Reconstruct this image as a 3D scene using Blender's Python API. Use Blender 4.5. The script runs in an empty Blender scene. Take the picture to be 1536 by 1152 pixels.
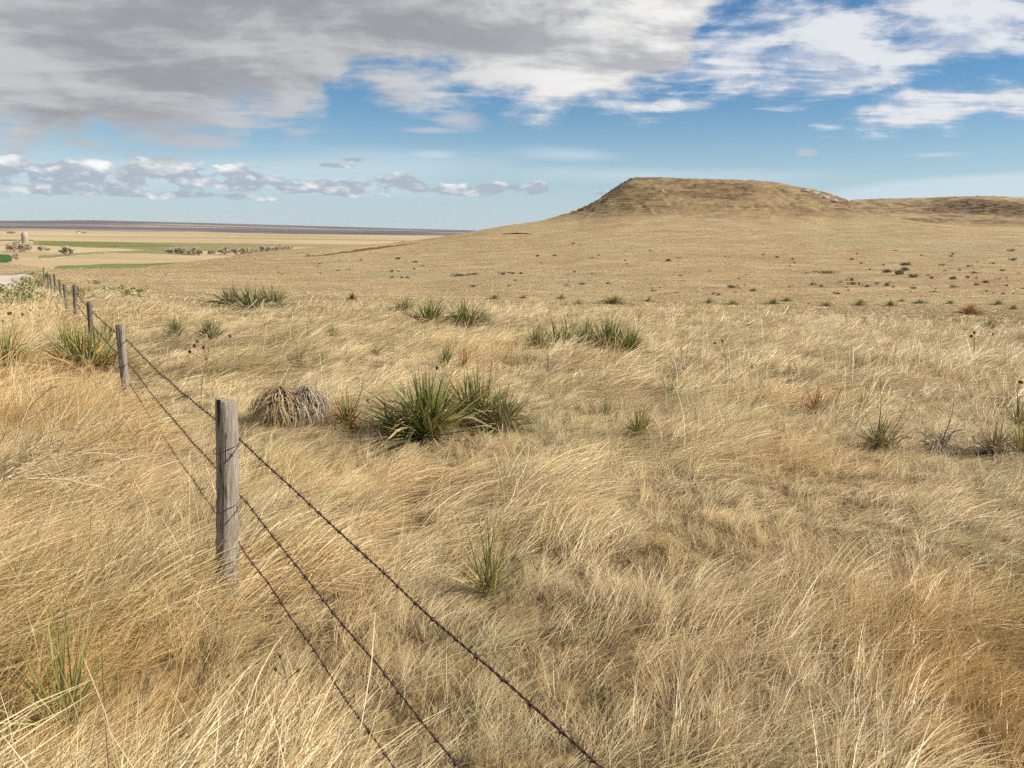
import bpy, math, random
import numpy as np
from mathutils import Vector, Matrix
random.seed(7); rng = np.random.default_rng(7)
R = math.radians
sc = bpy.context.scene
COL = sc.collection

# ------------------------------------------------------------------ camera
EYE = 1.75; F = 1278.0; PITCH = R(10.24); ROLL = R(0.8)
rt0 = np.array([1., 0, 0]); fw = np.array([0, math.cos(PITCH), -math.sin(PITCH)]); up0 = np.array([0, math.sin(PITCH), math.cos(PITCH)])
rt = rt0*math.cos(ROLL) + up0*math.sin(ROLL); up = up0*math.cos(ROLL) - rt0*math.sin(ROLL)
EYEP = np.array([0, 0, EYE])

def ray(px, row):
    d = fw + rt*((px-768)/F) + up*((576-row)/F)
    return d/np.linalg.norm(d)
def tanel(px, row):
    d = ray(px, row); return d[2]/math.hypot(d[0], d[1])
def azim(px, row=400):
    d = ray(px, row); return math.atan2(d[0], d[1])

cd = bpy.data.cameras.new("camera"); cam = bpy.data.objects.new("camera", cd); COL.objects.link(cam)
cd.sensor_width = 36; cd.lens = 36*F/1536; cd.clip_start = 0.05; cd.clip_end = 60000
cam.matrix_world = Matrix(((rt[0], up[0], -fw[0], 0), (rt[1], up[1], -fw[1], 0), (rt[2], up[2], -fw[2], EYE), (0, 0, 0, 1)))
sc.camera = cam

# ------------------------------------------------------------------ numeric noise
def _hash(ix, iy, seed):
    h = (ix.astype(np.int64)*374761393 + iy.astype(np.int64)*668265263 + seed*974634777) & 0xffffffff
    h = ((h ^ (h >> 13))*1274126177) & 0xffffffff
    h = (h ^ (h >> 16)) & 0xffffff
    return h/float(0xffffff)
def vnoise(x, y, seed=0):
    x = np.asarray(x, float); y = np.asarray(y, float)
    ix = np.floor(x); iy = np.floor(y); fx = x-ix; fy = y-iy
    fx = fx*fx*(3-2*fx); fy = fy*fy*(3-2*fy)
    a = _hash(ix, iy, seed); b = _hash(ix+1, iy, seed); c = _hash(ix, iy+1, seed); d = _hash(ix+1, iy+1, seed)
    return (a+(b-a)*fx)*(1-fy) + (c+(d-c)*fx)*fy
def fbm(x, y, seed=0, octv=4):
    s = 0; a = .5; n = 0
    for k in range(octv):
        s = s + a*vnoise(np.asarray(x)*2**k+k*17.3, np.asarray(y)*2**k-k*9.1, seed+k); n += a; a *= .5
    return s/n
def sstep(a, b, x):
    t = np.clip((x-a)/(b-a), 0, 1); return t*t*(3-2*t)

# ------------------------------------------------------------------ terrain heights
def pchip(xk, yk, x):
    xk = np.asarray(xk, float); yk = np.asarray(yk, float)
    h = np.diff(xk); dl = np.diff(yk, axis=0)/(h if yk.ndim == 1 else h[:, None])
    m = np.zeros_like(yk)
    hh = h if yk.ndim == 1 else h[:, None]
    w1 = 2*hh[1:]+hh[:-1]; w2 = hh[1:]+2*hh[:-1]
    s = dl[:-1]*dl[1:] > 0
    with np.errstate(all='ignore'):
        mm = (w1+w2)/(w1/dl[:-1]+w2/dl[1:])
    m[1:-1] = np.where(s, np.nan_to_num(mm), 0)
    m[0] = dl[0]; m[-1] = dl[-1]
    x = np.clip(x, xk[0], xk[-1]); i = np.clip(np.searchsorted(xk, x)-1, 0, len(xk)-2)
    hi = h[i]; t = (x-xk[i])/hi
    if yk.ndim > 1: t = t[:, None]; hi = hi[:, None]
    return (yk[i]*(1+2*t)*(1-t)**2 + m[i]*hi*t*(1-t)**2 + yk[i+1]*t*t*(3-2*t) + m[i+1]*hi*t*t*(t-1))

LEFT = [(0, 0), (4, 0), (10, -.2), (16, -.42), (22, -.5), (28, -.85), (34, -1.05), (40, -1.2), (46, -1.55)]
MID = [(0, 0), (8, -.02), (12, -.1), (17, -.35), (28, -1.0), (47, -2.3)]
H_ = lambda r, h: (r, 'h', h)
far = lambda a, b, px: [(1000, 'h', -20), (1700, 'h', -20), (2700, 'r', a), (3600, 'h', -60), (7500, 'h', -60), (9500, 'r', a-3-(a-b)*.2), (10500, 'r', a-5-(a-b)*.3), (13000, 'r', b), (20000, 'h', -100)]
cols = {
 -500: LEFT+[H_(52,-2), H_(76,-2.2), H_(100,-3), H_(150,-4), H_(250,-7), H_(330,-14), H_(400,-20)]+far(345, 327, 0),
 0: LEFT+[H_(52,-2.1), H_(66,-2.2), H_(76,-2.25), H_(100,-4.1), (150,'r',402), (230,'r',394.5), H_(300,-13), H_(390,-20)]+far(346, 331, 0),
 70: LEFT+[H_(52,-1.8), (62,'r',415), (100,'r',409), (180,'r',405.5), (250,'r',404), H_(300,-13), H_(390,-20)]+far(346, 331, 70),
 150: LEFT+[(60,'r',430), (120,'r',411.5), (190,'r',404.5), H_(280,-14), H_(380,-20)]+far(347, 330.5, 150),
 290: MID+[(60,'r',435), (130,'r',407), (210,'r',392), H_(320,-13), H_(420,-20)]+far(348, 334, 290),
 440: MID+[(60,'r',440), (130,'r',402), (230,'r',375), H_(330,-9), H_(450,-20)]+far(351, 338, 440),
 620: MID+[(60,'r',443), (130,'r',398), (200,'r',375), (280,'r',361), H_(400,-8), H_(600,-20)]+far(353, 343, 620),
 760: MID+[(60,'r',445), (130,'r',392), (200,'r',366), (290,'r',339), H_(400,-2), H_(600,-15)]+far(354, 346.5, 760),
 860: MID+[(60,'r',447), (130,'r',388), (200,'r',360), (260,'r',338), (300,'r',319), (330,'r',317), H_(400,3), H_(600,-5)]+far(354, 348, 860),
 890: MID+[(60,'r',447), (130,'r',387), (200,'r',358), (255,'r',337), (298,'r',306), (322,'r',302), H_(400,4), H_(600,-5)]+far(354, 348, 860),
 918: MID+[(60,'r',448), (130,'r',387), (200,'r',357), (250,'r',336), (300,'r',291), (318,'r',285), (323,'r',283.2), (350,'r',284), H_(430,5), H_(600,-3)]+far(354, 348, 860),
 950: MID+[(60,'r',448), (130,'r',387), (200,'r',356), (250,'r',333), (300,'r',284), (314,'r',271.5), (319,'r',268.3), (340,'r',267.5), (370,'r',269), H_(450,6), H_(600,0)]+far(354, 350, 860),
 1100: MID+[(60,'r',449), (130,'r',388), (200,'r',356), (250,'r',334), (298,'r',289), (313,'r',275.5), (318,'r',272.3), (340,'r',272), (390,'r',273), H_(480,6), H_(600,2)]+far(356, 352, 860),
 1200: MID+[(60,'r',450), (130,'r',389), (200,'r',357), (250,'r',337), (295,'r',302), (311,'r',287.5), (316,'r',284.8), (340,'r',284.3), (390,'r',286), H_(480,6), H_(600,2)]+far(356, 354, 860),
 1235: MID+[(60,'r',450), (130,'r',389), (200,'r',358), (250,'r',340), (290,'r',315), (312,'r',297), (335,'r',292), H_(400,11), H_(480,7), H_(600,6)]+far(358, 354, 860),
 1270: MID+[(60,'r',450), (130,'r',389), (200,'r',358), (250,'r',342), (300,'r',314), (325,'r',304), H_(400,9), H_(480,7), (560,'r',313), (620,'r',301), (700,'r',302)]+far(358, 354, 860),
 1300: MID+[(60,'r',450), (130,'r',389), (200,'r',358), (250,'r',343), (300,'r',321), (320,'r',319), H_(380,5), H_(480,5), (560,'r',312), (620,'r',300), (700,'r',301)]+far(358, 354, 860),
 1370: MID+[(60,'r',451), (130,'r',390), (200,'r',360), (260,'r',340), (300,'r',331.5), H_(360,3), H_(450,4), (540,'r',322), (610,'r',298.5), (700,'r',299)]+far(358, 354, 860),
 1470: MID+[(60,'r',452), (130,'r',391), (200,'r',363), (260,'r',349), (300,'r',343.5), H_(360,1), H_(450,3), (540,'r',325), (600,'r',295.5), (700,'r',297)]+far(358, 354, 860),
 1536: MID+[(60,'r',452), (130,'r',392), (200,'r',365), (270,'r',351), (320,'r',348.5), H_(380,1), H_(450,3), (540,'r',325), (600,'r',298.5), (700,'r',299)]+far(358, 354, 860),
 2000: MID+[H_(60,-2.8), H_(130,-2.3), H_(200,-1), H_(300,1), H_(400,2), H_(500,5), H_(620,24), H_(700,24)]+far(358, 354, 860),
}
TR = np.linspace(0, math.log(1+20000), 2600)
caz = []; tab = []
for px in sorted(cols):
    rk = []; hk = []
    for e in cols[px]:
        if len(e) == 2: r, h = e
        elif e[1] == 'h': r, h = e[0], e[2]
        else: r = e[0]; h = EYE + r*tanel(px, e[2])
        rk.append(math.log(1+r)); hk.append(h)
    caz.append(azim(px)); tab.append(pchip(rk, hk, TR))
caz = [-math.pi, -1.6]+caz+[1.6, math.pi]
flat = tab[0]
tab = [tab[0], tab[0]]+tab+[tab[-1], tab[0]]
TA = np.concatenate([np.linspace(-math.pi, -.6, 60), np.linspace(-.595, .6, 700), np.linspace(.605, math.pi, 60)])
TT = pchip(np.array(caz), np.array(tab), TA)      # heights [az, r]

def table_h(x, y):
    r = np.hypot(x, y); a = np.arctan2(x, y)
    lr = np.log(1+r); j = np.clip(lr/(TR[1]-TR[0]), 0, len(TR)-1.001); j0 = j.astype(int); fj = j-j0
    i = np.interp(a, TA, np.arange(len(TA))); i0 = np.clip(i.astype(int), 0, len(TA)-2); fi = i-i0
    A = TT[i0, j0]*(1-fj)+TT[i0, j0+1]*fj; B = TT[i0+1, j0]*(1-fj)+TT[i0+1, j0+1]*fj
    return A*(1-fi)+B*fi
def steep(x, y):
    """how much of the butte's eroded flank a place belongs to"""
    r = np.hypot(x, y)
    h = table_h(x, y)
    return sstep(5, 9, h)*sstep(235, 262, r)
def H(x, y):
    x = np.asarray(x, float); y = np.asarray(y, float)
    r = np.hypot(x, y); h = table_h(x, y)
    near = np.clip(r/3, 0, 1)
    h = h + ((fbm(x/2.2, y/2.2, 3, 3)-.5)*.16+(fbm(x/.6, y/.6, 5, 2)-.5)*.24*np.clip(1.25-r/6.5, .12, 1))*near*np.clip(60/(r+1), 0, 1)
    h = h + (fbm(x/14, y/14, 9, 3)-.5)*.7*sstep(30, 110, r)*(1-sstep(900, 1500, r))
    s = steep(x, y)*(1-sstep(800, 1000, r))
    # soil creep steps and small gullies on the flank
    q = h/.95 + fbm(x/26, y/26, 21, 3)*2.2; fq = q-np.floor(q)
    h = h + s*((sstep(.15, .85, fq)-fq)*1.15)*(.45+.9*fbm(x/8, y/8, 31, 2))
    h = h - s*.5*sstep(.62, .8, fbm(x/5, y/14, 41, 3))
    h = h + s*(fbm(x/1.6, y/1.6, 51, 3)-.5)*.95
    return h
def hit(px, row, rmax=19000):
    d = ray(px, row); hz = math.hypot(d[0], d[1])
    rr = np.exp(np.linspace(math.log(1.2), math.log(rmax), 9000))
    t = rr/hz; z = EYE+t*d[2]; g = H(d[0]*t, d[1]*t)
    k = np.argmax(g >= z)
    if g[k] < z[k]: return None
    tt = t[k]
    return Vector((d[0]*tt, d[1]*tt, float(H(d[0]*tt, d[1]*tt))))
def at_r(px, row, r):
    d = ray(px, row); t = r/math.hypot(d[0], d[1]); return Vector((d[0]*t, d[1]*t, EYE+d[2]*t))
def gz(x, y): return float(H(np.array([x]), np.array([y]))[0])

# ------------------------------------------------------------------ small helpers
def tag(o, label=None, cat=None, group=None, kind=None):
    if label: o['label'] = label
    if cat: o['category'] = cat
    if group: o['group'] = group
    if kind: o['kind'] = kind
    return o
def empty(name, loc, rz=0):
    o = bpy.data.objects.new(name, None); COL.objects.link(o); o.location = loc; o.rotation_euler = (0, 0, rz); o.empty_display_size = .1
    return o
def mesh_np(name, V, Fq, attr=None, smooth=False):
    """V (n,3), Fq (m,k) ints"""
    me = bpy.data.meshes.new(name)
    V = np.asarray(V, np.float32); Fq = np.asarray(Fq, np.int32); k = Fq.shape[1]
    me.vertices.add(len(V)); me.vertices.foreach_set('co', V.ravel())
    me.loops.add(Fq.size); me.loops.foreach_set('vertex_index', Fq.ravel())
    me.polygons.add(len(Fq)); me.polygons.foreach_set('loop_start', np.arange(0, Fq.size, k, dtype=np.int32))
    me.polygons.foreach_set('loop_total', np.full(len(Fq), k, np.int32))
    me.update(calc_edges=True)
    if attr is not None:
        a = me.color_attributes.new('tone', 'FLOAT_COLOR', 'POINT')
        c = np.ones((len(V), 4), np.float32); at = np.asarray(attr, np.float32); c[:, :at.shape[1]] = at
        a.data.foreach_set('color', c.ravel())
    if smooth: me.polygons.foreach_set('use_smooth', np.ones(len(Fq), bool))
    return me
def link(name, me, mat=None, parent=None, loc=None):
    o = bpy.data.objects.new(name, me); COL.objects.link(o)
    if mat is not None and len(me.materials) == 0: me.materials.append(mat)
    if parent is not None: o.parent = parent
    if loc is not None: o.location = loc
    return o
class MB:
    """collects tubes and ribbons into one mesh"""
    def __init__(s): s.V = []; s.F = []; s.A = []; s.n = 0
    def add(s, V, Fq, a=(.5, .5, .5)):
        V = np.asarray(V, float); s.V.append(V); s.F.append(np.asarray(Fq)+s.n); s.n += len(V)
        a = np.asarray(a, float); s.A.append(np.tile(a, (len(V), 1)) if a.ndim == 1 else a)
    def tube(s, pts, rad, n=5, a=(.5, .5, .5), cap=False):
        pts = np.asarray(pts, float); m = len(pts)
        rad = np.full(m, rad) if np.isscalar(rad) else np.asarray(rad)
        T = np.gradient(pts, axis=0); T /= np.linalg.norm(T, axis=1)[:, None]+1e-9
        ref = np.array([.13, .27, .95]) if abs(T[:, 2]).mean() < .8 else np.array([1., .1, .05])
        U = np.cross(T, ref); U /= np.linalg.norm(U, axis=1)[:, None]+1e-9; W = np.cross(T, U)
        an = np.arange(n)*2*math.pi/n
        V = pts[:, None, :] + rad[:, None, None]*(np.cos(an)[None, :, None]*U[:, None, :]+np.sin(an)[None, :, None]*W[:, None, :])
        V = V.reshape(-1, 3); i = np.arange(m-1)[:, None]*n; j = np.arange(n)[None, :]; j2 = (j+1) % n
        Fq = np.stack([i+j, i+j2, i+n+j2, i+n+j], -1).reshape(-1, 4)
        s.add(V, Fq, a)
    def mesh(s, name, smooth=False):
        return mesh_np(name, np.concatenate(s.V), np.concatenate(s.F), np.concatenate(s.A), smooth)

# ------------------------------------------------------------------ materials
class NT:
    def __init__(s, tree): s.t = tree; s.n = tree.nodes; s.l = tree.links
    def new(s, typ, **kw):
        nd = s.n.new(typ)
        for k, v in kw.items(): setattr(nd, k, v)
        return nd
    def put(s, sock, v):
        if v is None: return
        if hasattr(v, 'is_output') or isinstance(v, bpy.types.NodeSocket): s.l.new(v, sock)
        else: sock.default_value = v
    def math(s, op, a, b=None, c=None, clamp=False):
        nd = s.new('ShaderNodeMath', operation=op, use_clamp=clamp); s.put(nd.inputs[0], a)
        if b is not None: s.put(nd.inputs[1], b)
        if c is not None: s.put(nd.inputs[2], c)
        return nd.outputs[0]
    def mix(s, f, a, b, blend='MIX'):
        nd = s.new('ShaderNodeMix', data_type='RGBA', blend_type=blend); s.put(nd.inputs[0], f)
        s.put(nd.inputs[6], a if not isinstance(a, tuple) else (*a[:3], 1)); s.put(nd.inputs[7], b if not isinstance(b, tuple) else (*b[:3], 1))
        return nd.outputs[2]
    def noise(s, vec, scale, detail=4, rough=.55, dist=0., out=0, lac=2.):
        nd = s.new('ShaderNodeTexNoise'); s.put(nd.inputs['Vector'], vec); nd.inputs['Scale'].default_value = scale
        nd.inputs['Detail'].default_value = detail; nd.inputs['Roughness'].default_value = rough; nd.inputs['Distortion'].default_value = dist
        return nd.outputs[out]
    def ramp(s, f, stops, interp='LINEAR'):
        nd = s.new('ShaderNodeValToRGB'); s.put(nd.inputs[0], f); cr = nd.color_ramp; cr.interpolation = interp
        while len(cr.elements) < len(stops): cr.elements.new(.5)
        for e, (p, c) in zip(cr.elements, stops):
            e.position = p; e.color = (*c, 1) if isinstance(c, tuple) else (c, c, c, 1)
        return nd.outputs[0]
    def step(s, x, a, b):
        nd = s.new('ShaderNodeMapRange', interpolation_type='SMOOTHSTEP'); s.put(nd.inputs[0], x)
        s.put(nd.inputs[1], a); s.put(nd.inputs[2], b); return nd.outputs[0]
    def scalev(s, vec, xyz, loc=(0, 0, 0)):
        nd = s.new('ShaderNodeMapping'); s.put(nd.inputs[0], vec); nd.inputs['Scale'].default_value = xyz; nd.inputs['Location'].default_value = loc
        return nd.outputs[0]
def newmat(name):
    m = bpy.data.materials.new(name); m.use_nodes = True; m.node_tree.nodes.clear(); g = NT(m.node_tree)
    g.out = g.new('ShaderNodeOutputMaterial'); return m, g
def principled(g, col, rough=.8, spec=.3, bump=None, bstr=.3, bdist=.02):
    p = g.new('ShaderNodeBsdfPrincipled'); g.put(p.inputs['Base Color'], col if not isinstance(col, tuple) else (*col, 1)); p.inputs['Roughness'].default_value = rough
    p.inputs['Specular IOR Level'].default_value = spec
    if bump is not None:
        b = g.new('ShaderNodeBump'); b.inputs['Strength'].default_value = bstr; b.inputs['Distance'].default_value = bdist
        g.put(b.inputs['Height'], bump); g.l.new(b.outputs[0], p.inputs['Normal'])
    return p.outputs[0]
def leafmat(name, stops, tip=None, transl=.35, rough=.5, spec=.35, tints=None, basecol=None):
    """leaf or blade: colour picked per blade from the 'tone' attribute (R), t along blade in G"""
    m, g = newmat(name)
    at = g.new('ShaderNodeAttribute', attribute_name='tone'); sp = g.new('ShaderNodeSeparateColor'); g.l.new(at.outputs[0], sp.inputs[0])
    oi = g.new('ShaderNodeObjectInfo')
    v = g.math('FRACT', g.math('ADD', sp.outputs[0], oi.outputs['Random']))
    col = g.ramp(v, stops, 'CONSTANT' if len(stops) > 6 else 'LINEAR')
    if tints:
        a2 = g.new('ShaderNodeAttribute', attribute_type='INSTANCER', attribute_name='tint'); s2 = g.new('ShaderNodeSeparateColor'); g.l.new(a2.outputs[1], s2.inputs[0]); g.l.new(a2.outputs[0], s2.inputs[0])
        f = g.math('MULTIPLY', s2.outputs[0], g.math('ADD', g.math('MULTIPLY', v, .6), .4))
        col = g.mix(f, col, tints[0]); col = g.mix(g.math('MULTIPLY', s2.outputs[1], v), col, tints[1])
        col = g.mix(g.math('MULTIPLY', s2.outputs[2], .75), col, tints[2])
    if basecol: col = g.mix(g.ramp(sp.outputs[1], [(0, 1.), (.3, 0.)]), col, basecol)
    if tip: col = g.mix(g.ramp(sp.outputs[1], [(.72, 0.), (1, 1.)]), col, tip)
    pr = principled(g, col, rough, spec)
    tr = g.new('ShaderNodeBsdfTranslucent'); g.l.new(col, tr.inputs[0])
    mx = g.new('ShaderNodeMixShader'); mx.inputs[0].default_value = transl; g.l.new(pr, mx.inputs[1]); g.l.new(tr.outputs[0], mx.inputs[2])
    g.l.new(mx.outputs[0], g.out.inputs[0]); return m

M = {}
STRAW = [(0, (.62, .47, .235)), (.15, (.82, .67, .40)), (.34, (.46, .335, .155)), (.44, (.72, .56, .29)), (.55, (.90, .77, .50)), (.72, (.22, .15, .07)), (.78, (.68, .54, .31)), (.87, (.76, .59, .31)), (.96, (.36, .25, .11))]
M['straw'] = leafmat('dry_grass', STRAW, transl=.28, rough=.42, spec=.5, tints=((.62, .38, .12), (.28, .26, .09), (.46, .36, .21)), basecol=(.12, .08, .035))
M['yucca'] = leafmat('yucca_leaf', [(0, (.10, .12, .028)), (.3, (.18, .20, .05)), (.6, (.31, .31, .09)), (.85, (.14, .165, .04)), (1, (.42, .40, .15))], tip=(.30, .24, .12), transl=.12, rough=.42, spec=.5)
M['yucca_yellow'] = leafmat('yellowing_yucca_leaf', [(0, (.17, .18, .05)), (.4, (.29, .28, .08)), (.7, (.42, .37, .13)), (1, (.27, .22, .08))], tip=(.42, .30, .13), transl=.15, rough=.45, spec=.45)
M['yucca_grey'] = leafmat('grey_green_leaf', [(0, (.16, .17, .06)), (.5, (.26, .26, .10)), (1, (.38, .34, .17))], tip=(.34, .28, .17), transl=.12, rough=.5)
M['dead'] = leafmat('dead_leaf', [(0, (.32, .22, .11)), (.4, (.45, .33, .17)), (.7, (.22, .15, .08)), (1, (.52, .42, .27))], transl=.12, rough=.6)
M['rust'] = leafmat('rusty_leaf', [(0, (.38, .17, .05)), (.5, (.50, .27, .09)), (1, (.30, .14, .05))], transl=.2, rough=.6)
M['greydead'] = leafmat('grey_dead_leaf', [(0, (.30, .24, .17)), (.4, (.42, .36, .27)), (.7, (.18, .13, .09)), (1, (.5, .42, .3))], transl=.1, rough=.6)
M['shrub'] = leafmat('shrub_leaf', [(0, (.07, .065, .03)), (.5, (.12, .115, .05)), (1, (.18, .15, .075))], transl=.15, rough=.6)
M['sage'] = leafmat('sage_leaf', [(0, (.20, .20, .08)), (.5, (.31, .30, .13)), (1, (.44, .39, .20))], transl=.2, rough=.6)
M['twig'] = leafmat('bare_twig', [(0, (.42, .35, .25)), (.5, (.50, .42, .31)), (1, (.58, .49, .37))], transl=0, rough=.8)
M['paletwig'] = leafmat('bleached_twig', [(0, (.55, .43, .25)), (.5, (.68, .56, .36)), (1, (.45, .34, .19))], transl=0, rough=.6)
def simple(name, c1, c2, scale=20, rough=.8, stretch=(1, 1, 1), bstr=.3, bdist=.01, spec=.3):
    m, g = newmat(name); tc = g.new('ShaderNodeTexCoord')
    v = g.scalev(tc.outputs['Object'], stretch); n = g.noise(v, scale, 6, .6)
    g.l.new(principled(g, g.mix(g.step(n, .35, .65), c1, c2), rough, spec, n, bstr, bdist), g.out.inputs[0]); return m
M['stalk'] = simple('brown_stalk', (.12, .08, .06), (.20, .15, .11), 30)
M['pod'] = simple('dark_seed_head', (.05, .03, .025), (.10, .055, .035), 60)
M['reedstalk'] = simple('reddish_stalk', (.25, .11, .06), (.34, .17, .10), 40)
M['soil'] = simple('bank_soil', (.06, .035, .022), (.12, .075, .045), 1.5, .95, (1, 1, 3), .6, .1)

def wood(name, k):
    m, g = newmat(name); tc = g.new('ShaderNodeTexCoord'); o = tc.outputs['Object']
    fine = g.noise(g.scalev(o, (1, 1, .045)), 150, 5, .65, .3)
    crack = g.noise(g.scalev(o, (1, 1, .07), (3, 1, 0)), 38, 4, .6, .8)
    blot = g.noise(o, 9, 4, .6)
    col = g.ramp(fine, [(p_, tuple(v_*k for v_ in c_)) for p_, c_ in ((.25, (.10, .083, .065)), (.45, (.24, .205, .165)), (.6, (.37, .33, .275)), (.8, (.52, .475, .40)))])
    col = g.mix(g.math('MULTIPLY', g.step(blot, .45, .7), .45), col, (.20, .155, .12))
    ck = g.step(crack, .60, .68)
    col = g.mix(ck, col, (.05, .035, .025))
    hgt = g.math('SUBTRACT', fine, g.math('MULTIPLY', ck, 1.6))
    g.l.new(principled(g, col, .9, .15, hgt, .9, .006), g.out.inputs[0]); return m
M['wood'] = wood('weathered_wood', 1.); M['darkwood'] = wood('dark_weathered_wood', .55)
m, g = newmat('rusty_wire'); tc = g.new('ShaderNodeTexCoord'); n = g.noise(tc.outputs['Object'], 90, 3)
g.l.new(principled(g, g.mix(g.step(n, .35, .65), (.045, .028, .022), (.11, .06, .04)), .75, .3), g.out.inputs[0]); M['wire'] = m

def groundmat():
    """bare ground, thatch and short sward; the 'tone' attribute carries land cover: R = turf cover, G = bare reddish soil, B = far ridge with cloud shade put into its colour"""
    m, g = newmat('prairie_ground'); geo = g.new('ShaderNodeNewGeometry'); P = geo.outputs['Position']
    at = g.new('ShaderNodeAttribute', attribute_name='tone'); sp = g.new('ShaderNodeSeparateColor'); g.l.new(at.outputs[0], sp.inputs[0])
    big = g.noise(P, .018, 5, .6, .4); midn = g.noise(P, .14, 5, .65, .5); fin = g.noise(P, 2.2, 5, .7)
    veryfine = g.noise(g.scalev(P, (1, .35, 1)), 30, 4, .7)
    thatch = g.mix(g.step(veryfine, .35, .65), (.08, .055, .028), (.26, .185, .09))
    turf = g.ramp(midn, [(.3, (.255, .175, .088)), (.5, (.335, .24, .128)), (.68, (.42, .315, .175))])
    turf = g.mix(g.math('MULTIPLY', g.step(big, .48, .62), .6), turf, (.30, .26, .15))
    turf = g.mix(g.math('MULTIPLY', g.step(fin, .5, .72), .5), turf, (.22, .16, .085))
    turf = g.mix(g.math('MULTIPLY', g.step(g.noise(P, .7, 3, .6), .58, .7), .45), turf, (.54, .43, .26))
    turf = g.mix(g.math('MULTIPLY', g.step(g.noise(g.scalev(P, (.03, .35, 1)), 1., 5, .65, .6), .5, .66), .4), turf, (.25, .175, .095))
    turf = g.mix(g.math('MULTIPLY', g.step(g.noise(g.scalev(P, (.05, .6, 1), (4, 4, 0)), 1., 4, .6, .5), .56, .68), .5), turf, (.52, .41, .24))
    soil = g.ramp(g.noise(g.scalev(P, (.22, .22, 3.2)), .55, 7, .72, .3), [(.34, (.075, .042, .028)), (.46, (.15, .09, .055)), (.54, (.165, .12, .06)), (.68, (.25, .19, .095))])
    shaded_ridge = g.ramp(g.noise(g.scalev(P, (.35, 1.2, 1)), .0011, 7, .65, .5), [(.3, (.03, .028, .04)), (.47, (.06, .052, .062)), (.53, (.09, .075, .07)), (.58, (.26, .19, .13)), (.68, (.38, .29, .19))])  # far ridge: cloud shadow and haze put into the colour, tan land between
    fields = g.ramp(g.noise(g.scalev(P, (.28, 1.5, 1)), .0035, 4, .5, .3), [(.34, (.29, .215, .115)), (.48, (.42, .32, .18)), (.56, (.47, .37, .22)), (.66, (.32, .28, .15)), (.72, (.40, .30, .17))])
    turf = g.mix(g.math('MULTIPLY', g.step(g.noise(g.scalev(P, (.5, 1, 1)), .33, 6, .72, .4), .55, .63), .55), turf, (.19, .145, .085))
    r = g.new('ShaderNodeVectorMath', operation='LENGTH'); g.l.new(P, r.inputs[0]); rr = r.outputs['Value']
    turf = g.mix(g.step(rr, 330, 480), turf, fields)
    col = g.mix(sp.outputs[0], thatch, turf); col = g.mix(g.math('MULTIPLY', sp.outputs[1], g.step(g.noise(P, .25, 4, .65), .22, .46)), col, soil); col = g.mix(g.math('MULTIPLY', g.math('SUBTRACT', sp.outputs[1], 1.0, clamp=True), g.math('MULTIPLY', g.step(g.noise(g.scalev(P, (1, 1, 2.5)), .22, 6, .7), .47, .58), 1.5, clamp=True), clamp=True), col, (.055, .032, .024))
    col = g.mix(sp.outputs[2], col, shaded_ridge)
    h = g.math('ADD', fin, g.math('MULTIPLY', midn, 1.5))
    g.l.new(principled(g, col, .95, .1, h, .55, .25), g.out.inputs[0]); return m
M['ground'] = groundmat()
def fieldmat(name, a, b):
    m, g = newmat(name); geo = g.new('ShaderNodeNewGeometry'); n = g.noise(g.scalev(geo.outputs['Position'], (.15, 1, 1)), .06, 5, .6)
    g.l.new(principled(g, g.mix(g.step(n, .35, .65), a, b), .95, .1), g.out.inputs[0]); return m
M['wheat'] = fieldmat('winter_wheat', (.11, .15, .035), (.19, .19, .06))
M['deepgreen'] = fieldmat('dark_green_crop', (.03, .085, .02), (.05, .11, .025))
M['dullgreen'] = fieldmat('dull_green_crop', (.17, .17, .07), (.25, .22, .10))
m, g = newmat('pale_gravel'); geo = g.new('ShaderNodeNewGeometry'); n = g.noise(geo.outputs['Position'], 1.2, 6, .7); n2 = g.noise(geo.outputs['Position'], 30, 3, .7)
g.l.new(principled(g, g.mix(g.step(n, .35, .65), (.44, .39, .32), (.58, .52, .44)), .95, .1, n2, .4, .02), g.out.inputs[0]); M['gravel'] = m

# ------------------------------------------------------------------ ground sheet
rad = [0.25]
while rad[-1] < 14500:
    r = rad[-1]
    rad.append(r + (max(.07, r*.02) if r < 60 else (1.6 if r < 235 else (.62 if r < 345 else (2.5 if r < 720 else r*.012)))))
rad = np.array(rad)
az = np.concatenate([np.linspace(-math.pi, -.72, 120)[:-1], np.linspace(-.72, .72, 700), np.linspace(.72, math.pi, 120)[1:]])[:-1]
RR, AA = np.meshgrid(rad, az, indexing='ij'); X = RR*np.sin(AA); Y = RR*np.cos(AA); Z = H(X, Y)
V = np.stack([X, Y, Z], -1).reshape(-1, 3); na = len(az); nr = len(rad)
i = np.arange(nr-1)[:, None]*na; j = np.arange(na)[None, :]; j2 = (j+1) % na
Fq = np.stack([i+j, i+na+j, i+na+j2, i+j2], -1).reshape(-1, 4)
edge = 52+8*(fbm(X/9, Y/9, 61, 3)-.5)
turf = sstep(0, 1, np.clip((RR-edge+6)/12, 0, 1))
g1 = steep(X, Y); soilc = g1*(.55+.45*sstep(.40, .58, fbm(X/22, Y/22, 71, 4)+.10*sstep(10, 16, Z)))*(.6+.4*sstep(.35, .6, fbm(X/5, Y/5, 81, 3)))*(1-sstep(900, 1000, RR))
lip = sstep(.93, 1.0, Z/19.)*0
rk = hit(1450, 313)
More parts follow.
